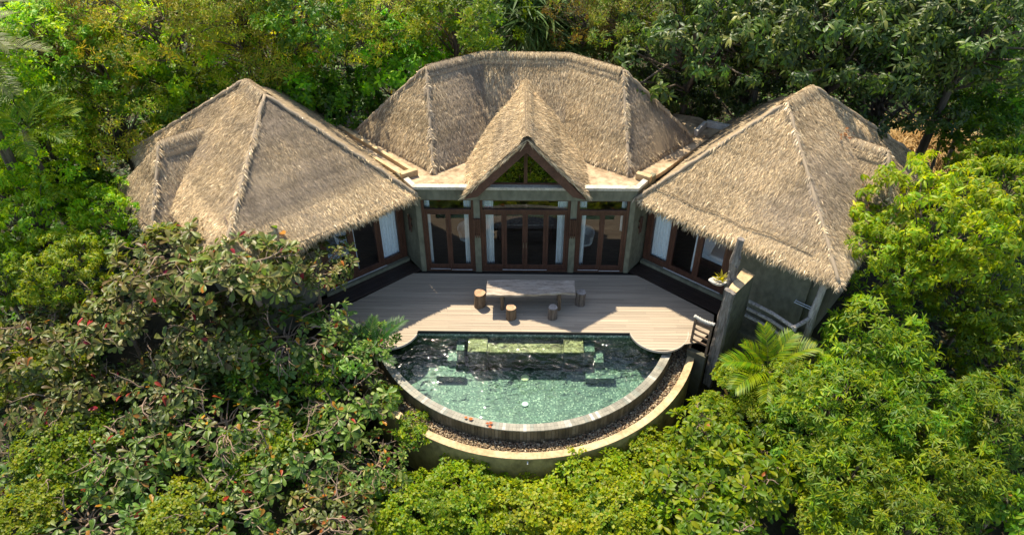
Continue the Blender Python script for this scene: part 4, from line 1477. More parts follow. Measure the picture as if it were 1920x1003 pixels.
sp = thing('timber_slab', 'tall weathered timber slab standing at the wall end beside the gate', 'post', (5.83, -0.62, -0.7))
part('slab', rough_plank(MB(), (5.83, -0.66, -1.6), (5.86, -0.62, 2.31), 0.32, 0.13, (0.62, -0.78), 5, 22), M['drift'], sp)

dw = thing('driftwood_post', 'leaning grey driftwood trunk with knots rising above the mossy wall', 'driftwood', (6.02, 0.02, 0.6))
mb = MB()
base = np.array((6.05, -0.02, 0.5)); top = np.array((6.05, 0.02, 3.72))
pp, rr_ = [], []
for i in range(17):
    f = i / 16
    pp.append(base + (top - base) * f + np.array((0.035 * math.sin(f * 6), 0.03 * math.sin(f * 4.1 + 1), 0)))
    rr_.append(0.15 - 0.035 * f + 0.022 * math.sin(f * 11) + 0.012 * math.sin(f * 27))
mb.tube(pp, rr_, 11)
for f, a in ((0.62, 3.6), (0.7, 4.6), (0.55, 4.1), (0.8, 5.0)):
    c = base + (top - base) * f
    dv = np.array((math.cos(a), math.sin(a), 0.3))
    mb.tube([c + dv * 0.08, c + dv * 0.16, c + dv * 0.2 + (0, 0, 0.03)], [0.06, 0.05, 0.02], 7)
for v in mb.v:
    v += wob(v, 77, 9.0)[:, None] * 0.012
part('trunk', mb, M['drift'], dw)

bw = thing('driftwood_bowl', 'pale driftwood bowl fixed to the side of the driftwood trunk', 'planter', (5.72, 0.06, 2.0))
mb = MB(); V_ = []
k_ = 20
for r_, z_ in ((0.06, 1.97), (0.2, 2.0), (0.28, 2.08), (0.27, 2.12), (0.22, 2.11), (0.13, 2.05)):
    for i in range(k_):
        a = 2 * math.pi * i / k_
        rr = r_ * (1 + 0.08 * math.sin(a * 3) + 0.03 * math.sin(a * 7))
        V_.append((5.7 + rr * 1.0 * math.cos(a), 0.08 + rr * 0.62 * math.sin(a), z_ + 0.012 * math.sin(a * 2)))
mb.add(V_, [[q * k_ + i, q * k_ + (i + 1) % k_, (q + 1) * k_ + (i + 1) % k_, (q + 1) * k_ + i] for q in range(5) for i in range(k_)] + [list(range(k_))[::-1], [5 * k_ + i for i in range(k_)]])
part('bowl', mb, M['drift_pale'], bw, smooth=True)

gt = thing('wooden_gate', 'small slatted wooden gate with a rope along its top at the deck corner', 'gate', (5.33, -0.45, -0.2))
gA, gB = np.array((5.13, -0.36)), np.array((5.56, -0.66))
gd = nrm(gB - gA)
for c in (gA, gB):
    mb = MB(); mb.obox(c - gd * 0.035, c + gd * 0.035, 0.06, -0.28, 1.02)
    part('stile', mb, M['gatewood'], gt, bevel=0.006)
for z_ in (0.12, 0.36, 0.58, 0.8):
    mb = MB(); mb.obox(gA + gd * 0.036, gB - gd * 0.036, 0.035, z_ - 0.03, z_ + 0.03 + (0.05 if z_ == 0.8 else 0))
    part('slat', mb, M['gatewood'], gt)
mb = MB()
for ph in (0, math.pi):
    pts = []
    for i in range(31):
        f = i / 30
        c = gA - gd * 0.05 + (gB - gA + gd * 0.1) * f
        pts.append((c[0] + 0.025 * math.cos(f * 26 + ph) * -gd[1], c[1] + 0.025 * math.cos(f * 26 + ph) * gd[0], 1.06 + 0.03 * math.sin(f * 26 + ph) - 0.04 * math.sin(f * math.pi)))
    mb.tube(pts, 0.028, 6)
part('rope', mb, M['drift_pale'], gt)
t = thing('gate_plinth', 'grey concrete block under the wooden gate, above the pebble channel', 'plinth', (5.33, -0.48, -1.2))
mb = MB(); mb.obox(gA - gd * 0.06, gB + gd * 0.04, 0.16, -2.2, -0.3)
part('block', mb, M['concrete_dark'], t, bevel=0.012)

# shower terrace under the right eave
t = thing('terrace', 'dark stone terrace under the right wing eave behind the driftwood rail', 'terrace', PR(6.3, 4.7, -1.0))
q = [PR(4.9, 4.02, 0), PR(7.1, 4.3, 0), PR(7.6, 5.28, 0), PR(4.7, 5.28, 0)]
part('slab', MB().prism([p[:2] for p in q], -2.6, 0.1), M['concrete_dark'], t)
ra, rb, rc = np.array((6.75, 0.1, 1.28)), np.array((7.82, -1.03, 1.28)), np.array((8.36, -0.72, 1.45))
t = thing('driftwood_rail', 'balustrade of grey driftwood poles round the terrace under the right eave', 'railing', (7.6, -0.8, 0.1))
for dz_ in (0, -0.28, -0.56):
    mb = MB()
    mb.tube([ra + (0, 0, dz_), (ra + rb) / 2 + (0.03, 0.02, dz_ + 0.03), rb + (0, 0, dz_)], [0.06, 0.055, 0.06], 8)
    part('pole', mb, M['drift_light'], t)
mb = MB(); mb.tube([rb + (-0.05, -0.03, 0.03), (rb + rc) / 2 + (0.02, 0, 0.02), rc], [0.06, 0.065, 0.06], 8)
part('pole', mb, M['drift_light'], t)
mb = MB(); mb.tube([rb + (0, 0, 0.08), rb + (0, 0, -1.2)], 0.07, 8)
part('post', mb, M['drift_light'], t)
t = thing('eave_post', 'crooked log post holding up the front corner of the right wing roof', 'post', (8.38, -0.72, 0.1))
mb = MB()
mb.tube([(8.38, -0.72, 0.0), (8.4, -0.74, 0.9), (8.36, -0.72, 1.6), (8.4, -0.7, 2.2), (8.42, -0.72, 2.98)], [0.12, 0.11, 0.12, 0.1, 0.1], 10)
part('log', mb, M['drift_light'], t)
t = thing('towel_rail', 'double chrome towel rail on the dark wall under the right eave', 'towel rail', PR(6.55, 5.28, 1.2))
for dn in (0.06, 0.16):
    mb = MB(); mb.tube([PR(6.3, 5.302 - dn, 1.2), PR(6.85, 5.302 - dn, 1.2)], 0.014, 6)
    part('bar', mb, M['metal'], t)
for e_ in (6.32, 6.83):
    mb = MB(); mb.tube([PR(e_, 5.302 - 0.16, 1.2), PR(e_, 5.303, 1.2)], 0.012, 6)
    part('bracket', mb, M['metal'], t)

# ================================================================== FOLIAGE
def leaf_tpl(ys, ws, fold=0.15, droop=0.15, wavy=0.0):
    """leaf along +Y, ys/ws stations; first and last stations are points"""
    V_ = [(0, 0, 0)]
    for i in range(1, len(ys) - 1):
        y, w_ = ys[i], ws[i]
        z = -droop * y * y
        V_ += [(-w_, y, z + fold * w_ + wavy * (-1) ** i), (0, y, z), (w_, y, z + fold * w_ - wavy * (-1) ** i)]
    V_.append((0, ys[-1], -droop * ys[-1] ** 2))
    T = []
    m_ = len(ys) - 2
    T += [(0, 2, 1), (0, 3, 2)]
    for i in range(m_ - 1):
        a = 1 + 3 * i; b_ = a + 3
        T += [(a, a + 1, b_ + 1), (a, b_ + 1, b_), (a + 1, a + 2, b_ + 2), (a + 1, b_ + 2, b_ + 1)]
    e = len(V_) - 1; a = 1 + 3 * (m_ - 1)
    T += [(a, a + 1, e), (a + 1, a + 2, e)]
    return np.array(V_, float), np.array(T)


TPL = {
    'obov': leaf_tpl([0, .28, .6, .86, 1], [0, .07, .185, .185, 0], 0.42, 0.3, 0.012),
    'ellip': leaf_tpl([0, .3, .68, 1], [0, .17, .17, 0], 0.3, 0.2),
    'round': leaf_tpl([0, .5, 1], [0, .36, 0], 0.25, 0.1),
    'lance': leaf_tpl([0, .3, .68, 1], [0, .1, .085, 0], 0.35, 0.28),
    'droop': leaf_tpl([0, .3, .68, 1], [0, .15, .14, 0], 0.3, 0.45),
    'strap': leaf_tpl([0, .2, .4, .6, .8, 1], [0, .016, .017, .014, .01, 0], 0.6, 0.75),
    'needle': leaf_tpl([0, .5, 1], [0, .07, 0], 0.2, 0.15),
}


def scatter(tpl, P, D, Nn, S, cols, wscale=None):
    V0, T0 = TPL[tpl]
    D = nrm(D); X_ = nrm(np.cross(D, Nn)); Z_ = np.cross(X_, D)
    n_ = len(P); k_ = len(V0)
    sx = S if wscale is None else S * wscale
    V = P[:, None, :] + (V0[None, :, 0:1] * sx[:, None, None]) * X_[:, None, :] + (V0[None, :, 1:2] * S[:, None, None]) * D[:, None, :] + (V0[None, :, 2:3] * S[:, None, None]) * Z_[:, None, :]
    T = (T0[None] + (np.arange(n_) * k_)[:, None, None]).reshape(-1, 3)
    return V.reshape(-1, 3), T, np.repeat(cols, k_, 0)


def pick(pal, n_, rng):
    cs = np.array([p[0] for p in pal]); ws = np.array([p[1] for p in pal], float)
    return cs[rng.choice(len(cs), n_, p=ws / ws.sum())]


def build_tree(seed, r, ncl, clr, nros, k, tpl, L, pal, el=(5, 50), up=0.5, zmin=-0.35, flat=0.6, twigs=False,
               trunk_r=0.13, trunk_h=5.0, bark='bark', lobes=0.25, wr=(0.85, 1.15), leafmat='leaf', clump_var=0.25, hang=0.0, limbs=True, bare=0, inner=0.25):
    """returns (crown mesh, trunk mesh); the crown is centred on the local origin"""
    rng = np.random.default_rng(seed)
    # clump centres on a lumpy shell, best-candidate spacing
    cand = nrm(rng.normal(size=(ncl * 14, 3)))
    cand = cand[cand[:, 2] > zmin]
    chosen = [cand[0]]
    dmin = np.linalg.norm(cand - cand[0], axis=1)
    while len(chosen) < ncl and dmin.max() > 1e-3:
        sub_ = rng.choice(len(cand), min(60, len(cand)), replace=False)
        i = sub_[np.argmax(dmin[sub_])]
        chosen.append(cand[i])
        dmin = np.minimum(dmin, np.linalg.norm(cand - cand[i], axis=1))
    cd = np.array(chosen)
    ncl = len(cd)
    rad = rng.uniform(0.72, 1.0, ncl) * (1 + lobes * wob(cd, seed + 3, 2.2))
    inner_mask = rng.random(ncl) < inner
    rad = np.where(inner_mask, rad * rng.uniform(0.45, 0.75, ncl), rad)
    cc = cd * rad[:, None] * np.array(r)
    clf = rng.uniform(0.7, 1.25, ncl) * clr
    # rosettes
    ci = np.repeat(np.arange(ncl), nros)
    off = rng.normal(size=(len(ci), 3)); off = nrm(off) * (rng.random((len(ci), 1)) ** 0.4)
    outw = nrm(cd[ci] + np.array([0, 0, up]))
    dt_ = (off * outw).sum(1, keepdims=True)
    off = np.where(dt_ < -0.15, off - 2 * dt_ * outw, off)
    off = off * np.array([1, 1, flat]) * clf[ci][:, None]
    rp = cc[ci] + off
    ax = nrm(nrm(off + 1e-6) * 0.7 + outw * 0.9 + np.array([0, 0, up]) + rng.normal(size=rp.shape) * 0.28)
    nr = len(rp)
    # leaves
    li = np.repeat(np.arange(nr), k)
    nl = len(li)
    A = ax[li]
    ref = np.where(np.abs(A[:, 2:3]) < 0.9, np.array([[0, 0, 1.0]]), np.array([[1.0, 0, 0]]))
    e1 = nrm(np.cross(A, ref)); e2 = np.cross(A, e1)
    az = np.tile(np.arange(k) * (2 * math.pi / k), nr) + rng.normal(0, 0.35, nl) + np.repeat(rng.uniform(0, 6.28, nr), k)
    elv = np.radians(np.repeat(rng.uniform(el[0], el[1], nr), k) + rng.uniform(-14, 14, nl))
    radial = np.cos(az)[:, None] * e1 + np.sin(az)[:, None] * e2
    D = np.cos(elv)[:, None] * radial + np.sin(elv)[:, None] * A
    D = nrm(D + np.array([0, 0, -hang]) + rng.normal(size=D.shape) * 0.12)
    Nn = nrm(A - (A * D).sum(1, keepdims=True) * D + rng.normal(size=D.shape) * 0.16)
    S = L * rng.uniform(0.5, 1.2, nl)
    stem = rng.uniform(0, 0.35, nl)[:, None] * L
    P = rp[li] + radial * 0.02 - A * stem
    cols = pick(pal, nl, rng) * rng.uniform(0.8, 1.2, (nl, 1))
    cshift = np.exp(rng.normal(0, clump_var * 0.6, ncl))
    hue = rng.normal(0, clump_var * 0.22, ncl)
    cols = cols * cshift[ci][li][:, None] * np.stack([1 + hue[ci][li], np.ones(nl), 1 - 0.5 * hue[ci][li]], 1)
    crown = MB()
    crown.tris(*scatter(tpl, P, D, Nn, S, cols, rng.uniform(wr[0], wr[1], nl)))
    # trunk and limbs
    tk = MB()
    b0 = np.array([0, 0, -trunk_h])
    top = np.array([0.05 * r[0], 0.03 * r[1], -0.25 * r[2]])
    pts = [b0 + (top - b0) * f + np.array((0.12 * math.sin(f * 4 + seed), 0.1 * math.sin(f * 3.1 + seed * 2), 0)) for f in np.linspace(0, 1, 8)]
    tk.tube(pts, np.linspace(trunk_r * 1.15, trunk_r * 0.7, 8), 8)
    if limbs:
        for i in range(ncl):
            if not twigs and rng.random() < 0.35:
                continue
            s0 = pts[-1] + (pts[-3] - pts[-1]) * rng.random()
            e_ = cc[i]
            m1 = s0 * 0.55 + e_ * 0.45 + rng.normal(0, 0.07, 3) * np.array(r) + np.array((0, 0, 0.06 * r[2]))
            m2 = s0 * 0.2 + e_ * 0.8 + rng.normal(0, 0.04, 3) * np.array(r)
            rr = trunk_r * rng.uniform(0.28, 0.45)
            tk.tube([s0, m1, m2, e_], [rr, rr * 0.7, rr * 0.45, rr * 0.25], 5, cap=False)
            if twigs:
                for j in np.where(ci == i)[0]:
                    q = rp[j] - ax[j] * 0.02
                    mm = 0.5 * (e_ + q) + rng.normal(0, 0.05, 3)
                    tk.tube([m2 * 0.4 + e_ * 0.6, mm, q], [0.014, 0.01, 0.007], 3, cap=False)
    for _ in range(bare):
        i = rng.integers(ncl)
        s0 = cc[i] * 0.6 + np.array((0, 0, 0.3 * r[2]))
        dirv = nrm(cd[i] * np.array([1, 1, 0.35]) + rng.normal(0, 0.3, 3))
        q = s0.copy(); pl = [q.copy()]
        for _k in range(7):
            dirv = nrm(dirv + rng.normal(0, 0.28, 3) * np.array([1, 1, 0.6])); q = q + dirv * 0.095 * r[0]; pl.append(q.copy())
        tk.tube(pl, np.linspace(0.042, 0.011, len(pl)), 5, cap=False)
        for m_ in (2, 3, 4, 5, 6):
            dv = nrm(dirv + rng.normal(0, 0.7, 3)); p0 = pl[m_]
            tk.tube([p0, p0 + dv * 0.09 * r[0] + rng.normal(0, .03, 3), p0 + dv * 0.17 * r[0] + rng.normal(0, .06, 3)], [0.02, 0.013, 0.007], 4, cap=False)
    cm = crown.mesh('crown', M[leafmat])
    tm = tk.mesh('trunk', M[bark])
    tm.polygons.foreach_set('use_smooth', [True] * len(tm.polygons))
    return cm, tm


G1, G2, G3 = (0.1, 0.19, 0.012), (0.066, 0.145, 0.014), (0.15, 0.22, 0.013)
YG1, YG2 = (0.2, 0.245, 0.012), (0.25, 0.265, 0.016)
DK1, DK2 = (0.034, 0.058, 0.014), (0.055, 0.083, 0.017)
OL1, OL2, OL3 = (0.15, 0.145, 0.038), (0.112, 0.14, 0.028), (0.22, 0.2, 0.08)
BR1, RD1, RD2, OR1 = (0.13, 0.098, 0.032), (0.26, 0.035, 0.025), (0.2, 0.02, 0.03), (0.34, 0.13, 0.03)

KIND = {
    # large obovate leaves in rosettes, olive and brown with a few red ones, bare tiers
    'almond': dict(r=(2.4, 2.4, 0.75), ncl=34, clr=0.6, nros=4, k=8, tpl='obov', L=0.42, el=(0, 48), up=0.75, zmin=-0.25, flat=0.55, twigs=True, bark='bark_tan',
                   pal=[(OL1, 30), (OL2, 30), (OL3, 12), (BR1, 12), ((0.08, 0.115, 0.025), 18), (RD1, 1.1), (RD2, 0.6), (OR1, 1.0)], leafmat='leaf_gloss', bare=7, inner=0.3, clump_var=0.22, lobes=0.4),
    'almond_bare': dict(r=(2.4, 2.4, 0.65), ncl=26, clr=0.62, nros=4, k=8, tpl='obov', L=0.44, el=(0, 48), up=0.75, zmin=-0.2, flat=0.5, twigs=True, bark='bark_tan',
                        pal=[(OL2, 34), ((0.075, 0.1, 0.028), 30), (OL3, 10), (BR1, 6), (RD1, 2), (OR1, 2.5)], leafmat='leaf_gloss', bare=16, inner=0.3, clump_var=0.2, lobes=0.4),
    'almond_green': dict(r=(1.7, 1.7, 1.1), ncl=28, clr=0.5, nros=5, k=8, tpl='obov', L=0.36, el=(0, 50), up=0.8, zmin=-0.25, flat=0.6, twigs=True, bark='bark_tan',
                         pal=[(G1, 36), (G3, 22), (YG1, 20), (G2, 16), (OR1, 0.5), (RD1, 0.4)], leafmat='leaf', bare=2, inner=0.3),
    'creeper': dict(r=(1.3, 1.3, 0.75), ncl=46, clr=0.36, nros=26, k=5, tpl='round', L=0.115, el=(-5, 45), up=0.8, zmin=-0.3, flat=0.55,
                    pal=[(YG1, 40), (YG2, 22), (G3, 30), (G1, 12)], trunk_r=0.05, trunk_h=2.0, bark='bark_tan', inner=0.2, clump_var=0.2),
    'narrow': dict(r=(1.6, 1.6, 1.5), ncl=56, clr=0.42, nros=11, k=9, tpl='lance', L=0.225, el=(-10, 50), up=0.6, zmin=-0.5, flat=0.75,
                   pal=[(G3, 30), (YG1, 22), (G1, 26), (G2, 14), (YG2, 4)], trunk_r=0.08, trunk_h=4.5, clump_var=0.28),
    'umbrella': dict(r=(2.1, 2.1, 1.7), ncl=60, clr=0.52, nros=14, k=8, tpl='droop', L=0.215, el=(-40, 15), up=0.9, zmin=-0.4, flat=0.5,
                     pal=[(YG1, 34), (G3, 30), (G1, 26), (YG2, 6)], trunk_r=0.1, trunk_h=5, hang=0.12, clump_var=0.22, lobes=0.35, inner=0.2),
    'bushy': dict(r=(2.2, 2.2, 1.8), ncl=52, clr=0.52, nros=20, k=7, tpl='ellip', L=0.18, el=(-10, 50), up=0.6, zmin=-0.45, flat=0.65,
                  pal=[(G1, 26), (G3, 36), (G2, 14), (YG1, 22)], trunk_r=0.12, trunk_h=6, clump_var=0.3, lobes=0.4),
    'fine': dict(r=(2.2, 2.2, 1.7), ncl=80, clr=0.46, nros=24, k=6, tpl='lance', L=0.14, el=(-20, 50), up=0.5, zmin=-0.45, flat=0.6,
                 pal=[((0.17, 0.18, 0.02), 40), ((0.21, 0.205, 0.025), 20), (G1, 25), ((0.12, 0.125, 0.022), 20)], trunk_r=0.1, trunk_h=6, clump_var=0.28, lobes=0.4),
    'bigleaf': dict(r=(1.9, 1.9, 1.6), ncl=50, clr=0.5, nros=10, k=7, tpl='ellip', L=0.27, el=(-25, 40), up=0.6, zmin=-0.45, flat=0.7,
                    pal=[(G1, 40), (G2, 35), (G3, 14), (DK2, 10)], leafmat='leaf', trunk_r=0.1, trunk_h=6, hang=0.1, clump_var=0.3, lobes=0.4),
    'dark': dict(r=(2.6, 2.6, 2.2), ncl=70, clr=0.6, nros=12, k=7, tpl='droop', L=0.27, el=(-30, 35), up=0.55, zmin=-0.55, flat=0.65,
                 pal=[(DK1, 26), (DK2, 36), ((0.08, 0.125, 0.016), 22), ((0.14, 0.155, 0.04), 14)], leafmat='leaf_gloss', trunk_r=0.16, trunk_h=8, hang=0.22, clump_var=0.33, lobes=0.45),
    'brown': dict(r=(1.6, 1.6, 1.9), ncl=50, clr=0.42, nros=18, k=6, tpl='lance', L=0.16, el=(-40, 30), up=0.3, zmin=-0.6, flat=0.9,
                  pal=[((0.13, 0.095, 0.03), 40), ((0.16, 0.11, 0.035), 25), ((0.1, 0.08, 0.03), 25), (G1, 10)], trunk_r=0.09, trunk_h=6, hang=0.4, clump_var=0.3),
    'reed': dict(r=(1.0, 1.0, 0.9), ncl=12, clr=0.4, nros=4, k=22, tpl='strap', L=1.5, el=(20, 75), up=1.2, zmin=-0.2, flat=0.7,
                 pal=[((0.14, 0.10, 0.04), 40), ((0.1, 0.09, 0.035), 30), ((0.18, 0.11, 0.06), 20), (G2, 12)], trunk_r=0.06, trunk_h=3, limbs=True, clump_var=0.25, wr=(0.5, 0.9)),
    'pandanus': dict(r=(1.15, 1.0, 1.1), ncl=11, clr=0.3, nros=2, k=30, tpl='strap', L=1.45, el=(12, 80), up=1.3, zmin=-0.3, flat=0.7,
                     pal=[((0.1, 0.16, 0.05), 40), ((0.15, 0.2, 0.085), 30), ((0.07, 0.11, 0.03), 20)], trunk_r=0.08, trunk_h=4, clump_var=0.15, wr=(1.7, 2.6)),
}
PROTO = {}


def proto(kind, variant):
    key = (kind, variant)
    if key not in PROTO:
        seed = 1000 + 97 * list(KIND).index(kind) + 13 * variant
        PROTO[key] = build_tree(seed, **KIND[kind])
    return PROTO[key]


CAT = {'creeper': ('creeper', 'creeper'), 'reed': ('reed_clump', 'plant'), 'pandanus': ('pandanus', 'plant')}
GROUP = {'almond': 'sea almond trees', 'almond_bare': 'sea almond trees', 'almond_green': 'young sea almond trees', 'creeper': 'small-leaved creepers',
         'narrow': 'narrow-leaved trees', 'umbrella': 'bright clumped trees', 'bushy': 'bushy green trees', 'fine': 'fine-leaved trees',
         'bigleaf': 'large-leaved green trees', 'dark': 'dark drooping trees', 'brown': 'brownish trees', 'reed': 'brown reed clumps', 'pandanus': 'strap-leaved pandanus'}
_tr = np.random.default_rng(5)


def tree(kind, variant, u, v, z, s, label, tint=1.0, sz=1.0, hue=(1, 1, 1), pos=None):
    cm, tm = proto(kind, variant)
    c = at(u, v, z) if pos is None else np.array(pos, float)
    nm, cat = CAT.get(kind, ('tree', 'tree'))
    g = float(gz(c[0], c[1]))
    g = min(g, z - 0.3)
    t = thing(nm, label, cat, (c[0], c[1], g), GROUP[kind])
    t.rotation_euler[2] = _tr.uniform(0, 6.28)
    t.scale = (s, s, s * sz)
    for n_, me in (('crown', cm), ('trunk', tm)):
        o = link(n_, me, t)
        o.location = (0, 0, (z - g) / (s * sz))
        if n_ == 'crown':
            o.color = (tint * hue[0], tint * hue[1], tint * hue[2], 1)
    return t


# ---- palms
def frond_mesh(seed, L=1.75, nl=24, leaf=0.62, arch=0.42, width=0.055, pal=((0.1, 0.19, 0.01), (0.2, 0.26, 0.012)), vee=0.35, rach=0.016):
    rng = np.random.default_rng(seed)
    mb = MB()
    ts = np.linspace(0, 1, 12)
    cur = lambda t: np.array((0, L * (t - 0.12 * t * t), L * arch * (0.55 * t - 0.95 * t * t)))
    mb.tube([cur(t) for t in ts], np.linspace(rach, rach * 0.3, 12), 4, (0.16, 0.17, 0.04))
    for sg in (-1, 1):
        for i in range(nl):
            t = 0.14 + 0.86 * (i + rng.uniform(-0.2, 0.2)) / nl
            t = min(max(t, 0.12), 0.995)
            p = cur(t)
            tg = nrm(cur(min(t + 0.02, 1.0)) - cur(t - 0.02))
            side = np.array((sg, 0, 0.0))
            up_ = nrm(np.cross(side, tg)) * sg
            ll = leaf * (math.sin(math.pi * (0.14 + 0.8 * t)) ** 0.6) * rng.uniform(0.9, 1.08)
            d0_ = nrm(side * 0.86 + tg * (0.42 + 0.5 * t) + up_ * vee + rng.normal(0, 0.04, 3))
            q1 = p + d0_ * ll * 0.5
            q2 = p + d0_ * ll + np.array((0, 0, -0.15 * ll))
            wv = nrm(np.cross(d0_, up_)) * width / 2
            c = np.array(pal[rng.integers(len(pal))]) * rng.uniform(0.82, 1.2)
            mb.add([p - wv * 0.5, p + wv * 0.5, q1 + wv, q1 - wv, q2], [[0, 1, 2, 3], [3, 2, 4]], c)
    return mb.mesh('frond', M['leaf'])


def palm(u, v, z, fronds, label, meshes, trunk_h, trunk_r=0.05, s=1.0, stems=1, pos=None):
    c = at(u, v, z) if pos is None else np.array(pos, float)
    t = thing('palm', label, 'palm', (c[0], c[1], c[2] - trunk_h * s))
    for k_ in range(stems):
        mb = MB()
        a = k_ * 2.4
        ox, oy = (0.12 * math.cos(a), 0.12 * math.sin(a)) if stems > 1 else (0, 0)
        mb.tube([(ox, oy, 0), (ox * 1.2, oy * 1.2, trunk_h * 0.5), (ox * 1.5, oy * 1.5, trunk_h)], [trunk_r * 1.2, trunk_r, trunk_r * 0.8], 8)
        o = link('trunk', mb.mesh('trunk', M['bark']), t)
        o.scale = (s, s, s)
    for i, (az, tilt, sc) in enumerate(fronds):
        o = link('frond', meshes[i % len(meshes)], t)
        o.location = (0.05 * math.sin(math.radians(az)), 0.05 * math.cos(math.radians(az)), trunk_h * s)
        o.rotation_euler = (math.radians(tilt), 0, -math.radians(az))
        o.scale = (sc * s,) * 3
    return t


areca = [frond_mesh(41 + i) for i in range(3)]
dkpalm = [frond_mesh(51 + i, pal=((0.025, 0.075, 0.012), (0.04, 0.1, 0.016)), leaf=0.5) for i in range(2)]
coco = [frond_mesh(61 + i, L=2.6, nl=44, leaf=0.7, arch=0.6, width=0.04, pal=((0.12, 0.14, 0.04), (0.16, 0.17, 0.05))) for i in range(2)]
brpalm = [frond_mesh(71 + i, L=2.0, nl=36, leaf=0.6, pal=((0.13, 0.115, 0.03), (0.1, 0.11, 0.03))) for i in range(2)]

# azimuth 0 = away from the camera, 90 = right
palm(1440, 690, 0.45, [(82, 40, 1.0), (48, 46, 0.9), (352, 58, 0.85), (232, 14, 1.0), (266, 24, 0.95), (195, 10, 0.9), (135, 14, 0.85), (300, 44, 0.7)],
     'areca palm with yellow-green feather fronds beside the timber slab', areca, 1.7, 0.05, 0.9, 3)
palm(690, 665, 0.5, [(48, 34, 0.9), (120, 20, 0.6), (330, 40, 0.6), (230, 20, 0.6), (10, 55, 0.7)],
     'young palm with one dark green frond reaching over the left end of the deck', dkpalm, 1.6, 0.04)
palm(45, 245, 5.0, [(80, 25, 0.85), (50, 32, 0.8), (110, 12, 0.85), (150, 8, 0.75), (20, 40, 0.8), (300, 30, 0.8), (240, 15, 0.8)],
     'bright palm with arching fronds at the left edge, level with the left roof ridge', areca, 3.5, 0.07, 1.25)
palm(648, 108, 4.6, [(0, 62, 1.0), (50, 48, 1.0), (100, 35, 1.0), (150, 25, 0.9), (210, 25, 0.95), (260, 35, 1.0), (310, 48, 1.0), (180, 60, 0.8)],
     'green palm standing between the left and central thatched roofs', dkpalm, 4.5, 0.08, 0.95)
palm(770, 55, 5.6, [(0, 52, 1.0), (50, 38, 1.0), (100, 25, 1.0), (160, 15, 0.9), (210, 15, 0.95), (260, 25, 1.0), (310, 38, 1.0)],
     'olive brown palm behind the left end of the central ridge', brpalm, 5, 0.08, 1.0)
palm(-95, 60, 8.0, [(0, 42, 1.0), (60, 28, 1.0), (110, 10, 1.0), (160, 5, 0.9), (200, 10, 0.95), (280, 25, 1.0), (330, 38, 1.0)],
     'pale coconut palm in the far upper left corner', coco, 8, 0.12, 0.9)
palm(-70, 130, 6.8, [(20, 36, 1.0), (70, 20, 1.0), (120, 10, 1.0), (170, 5, 0.9), (290, 25, 1.0), (340, 38, 1.0)],
     'pale coconut palm below the far upper left corner', coco, 7, 0.12, 1.0)
palm(1120, 40, 5.4, [(0, 52, 1.0), (50, 38, 1.0), (100, 25, 1.0), (160, 15, 0.9), (210, 15, 0.95), (260, 25, 1.0), (310, 38, 1.0)],
     'brownish palm behind the right end of the central ridge', brpalm, 5, 0.08, 1.0)
b_ = thing('bowl_plant', 'small yellow-green plant growing in the driftwood bowl', 'plant', (5.78, 0.1, 2.08))
mb = MB()
rng_ = np.random.default_rng(3)
n_ = 16
az_ = rng_.uniform(0, 6.28, n_); el_ = np.radians(rng_.uniform(25, 80, n_))
D_ = np.stack([np.cos(az_) * np.cos(el_), np.sin(az_) * np.cos(el_), np.sin(el_)], 1)
mb.tris(*scatter('lance', np.zeros((n_, 3)) + np.array((0, 0, 0.0)), D_, np.tile((0, 0, 1.0), (n_, 1)) - D_ * D_[:, 2:3], rng_.uniform(0.2, 0.36, n_), np.tile((0.24, 0.23, 0.02), (n_, 1)) * rng_.uniform(0.8, 1.2, (n_, 1))))
link('leaves', mb.mesh('leaves', M['leaf']), b_)

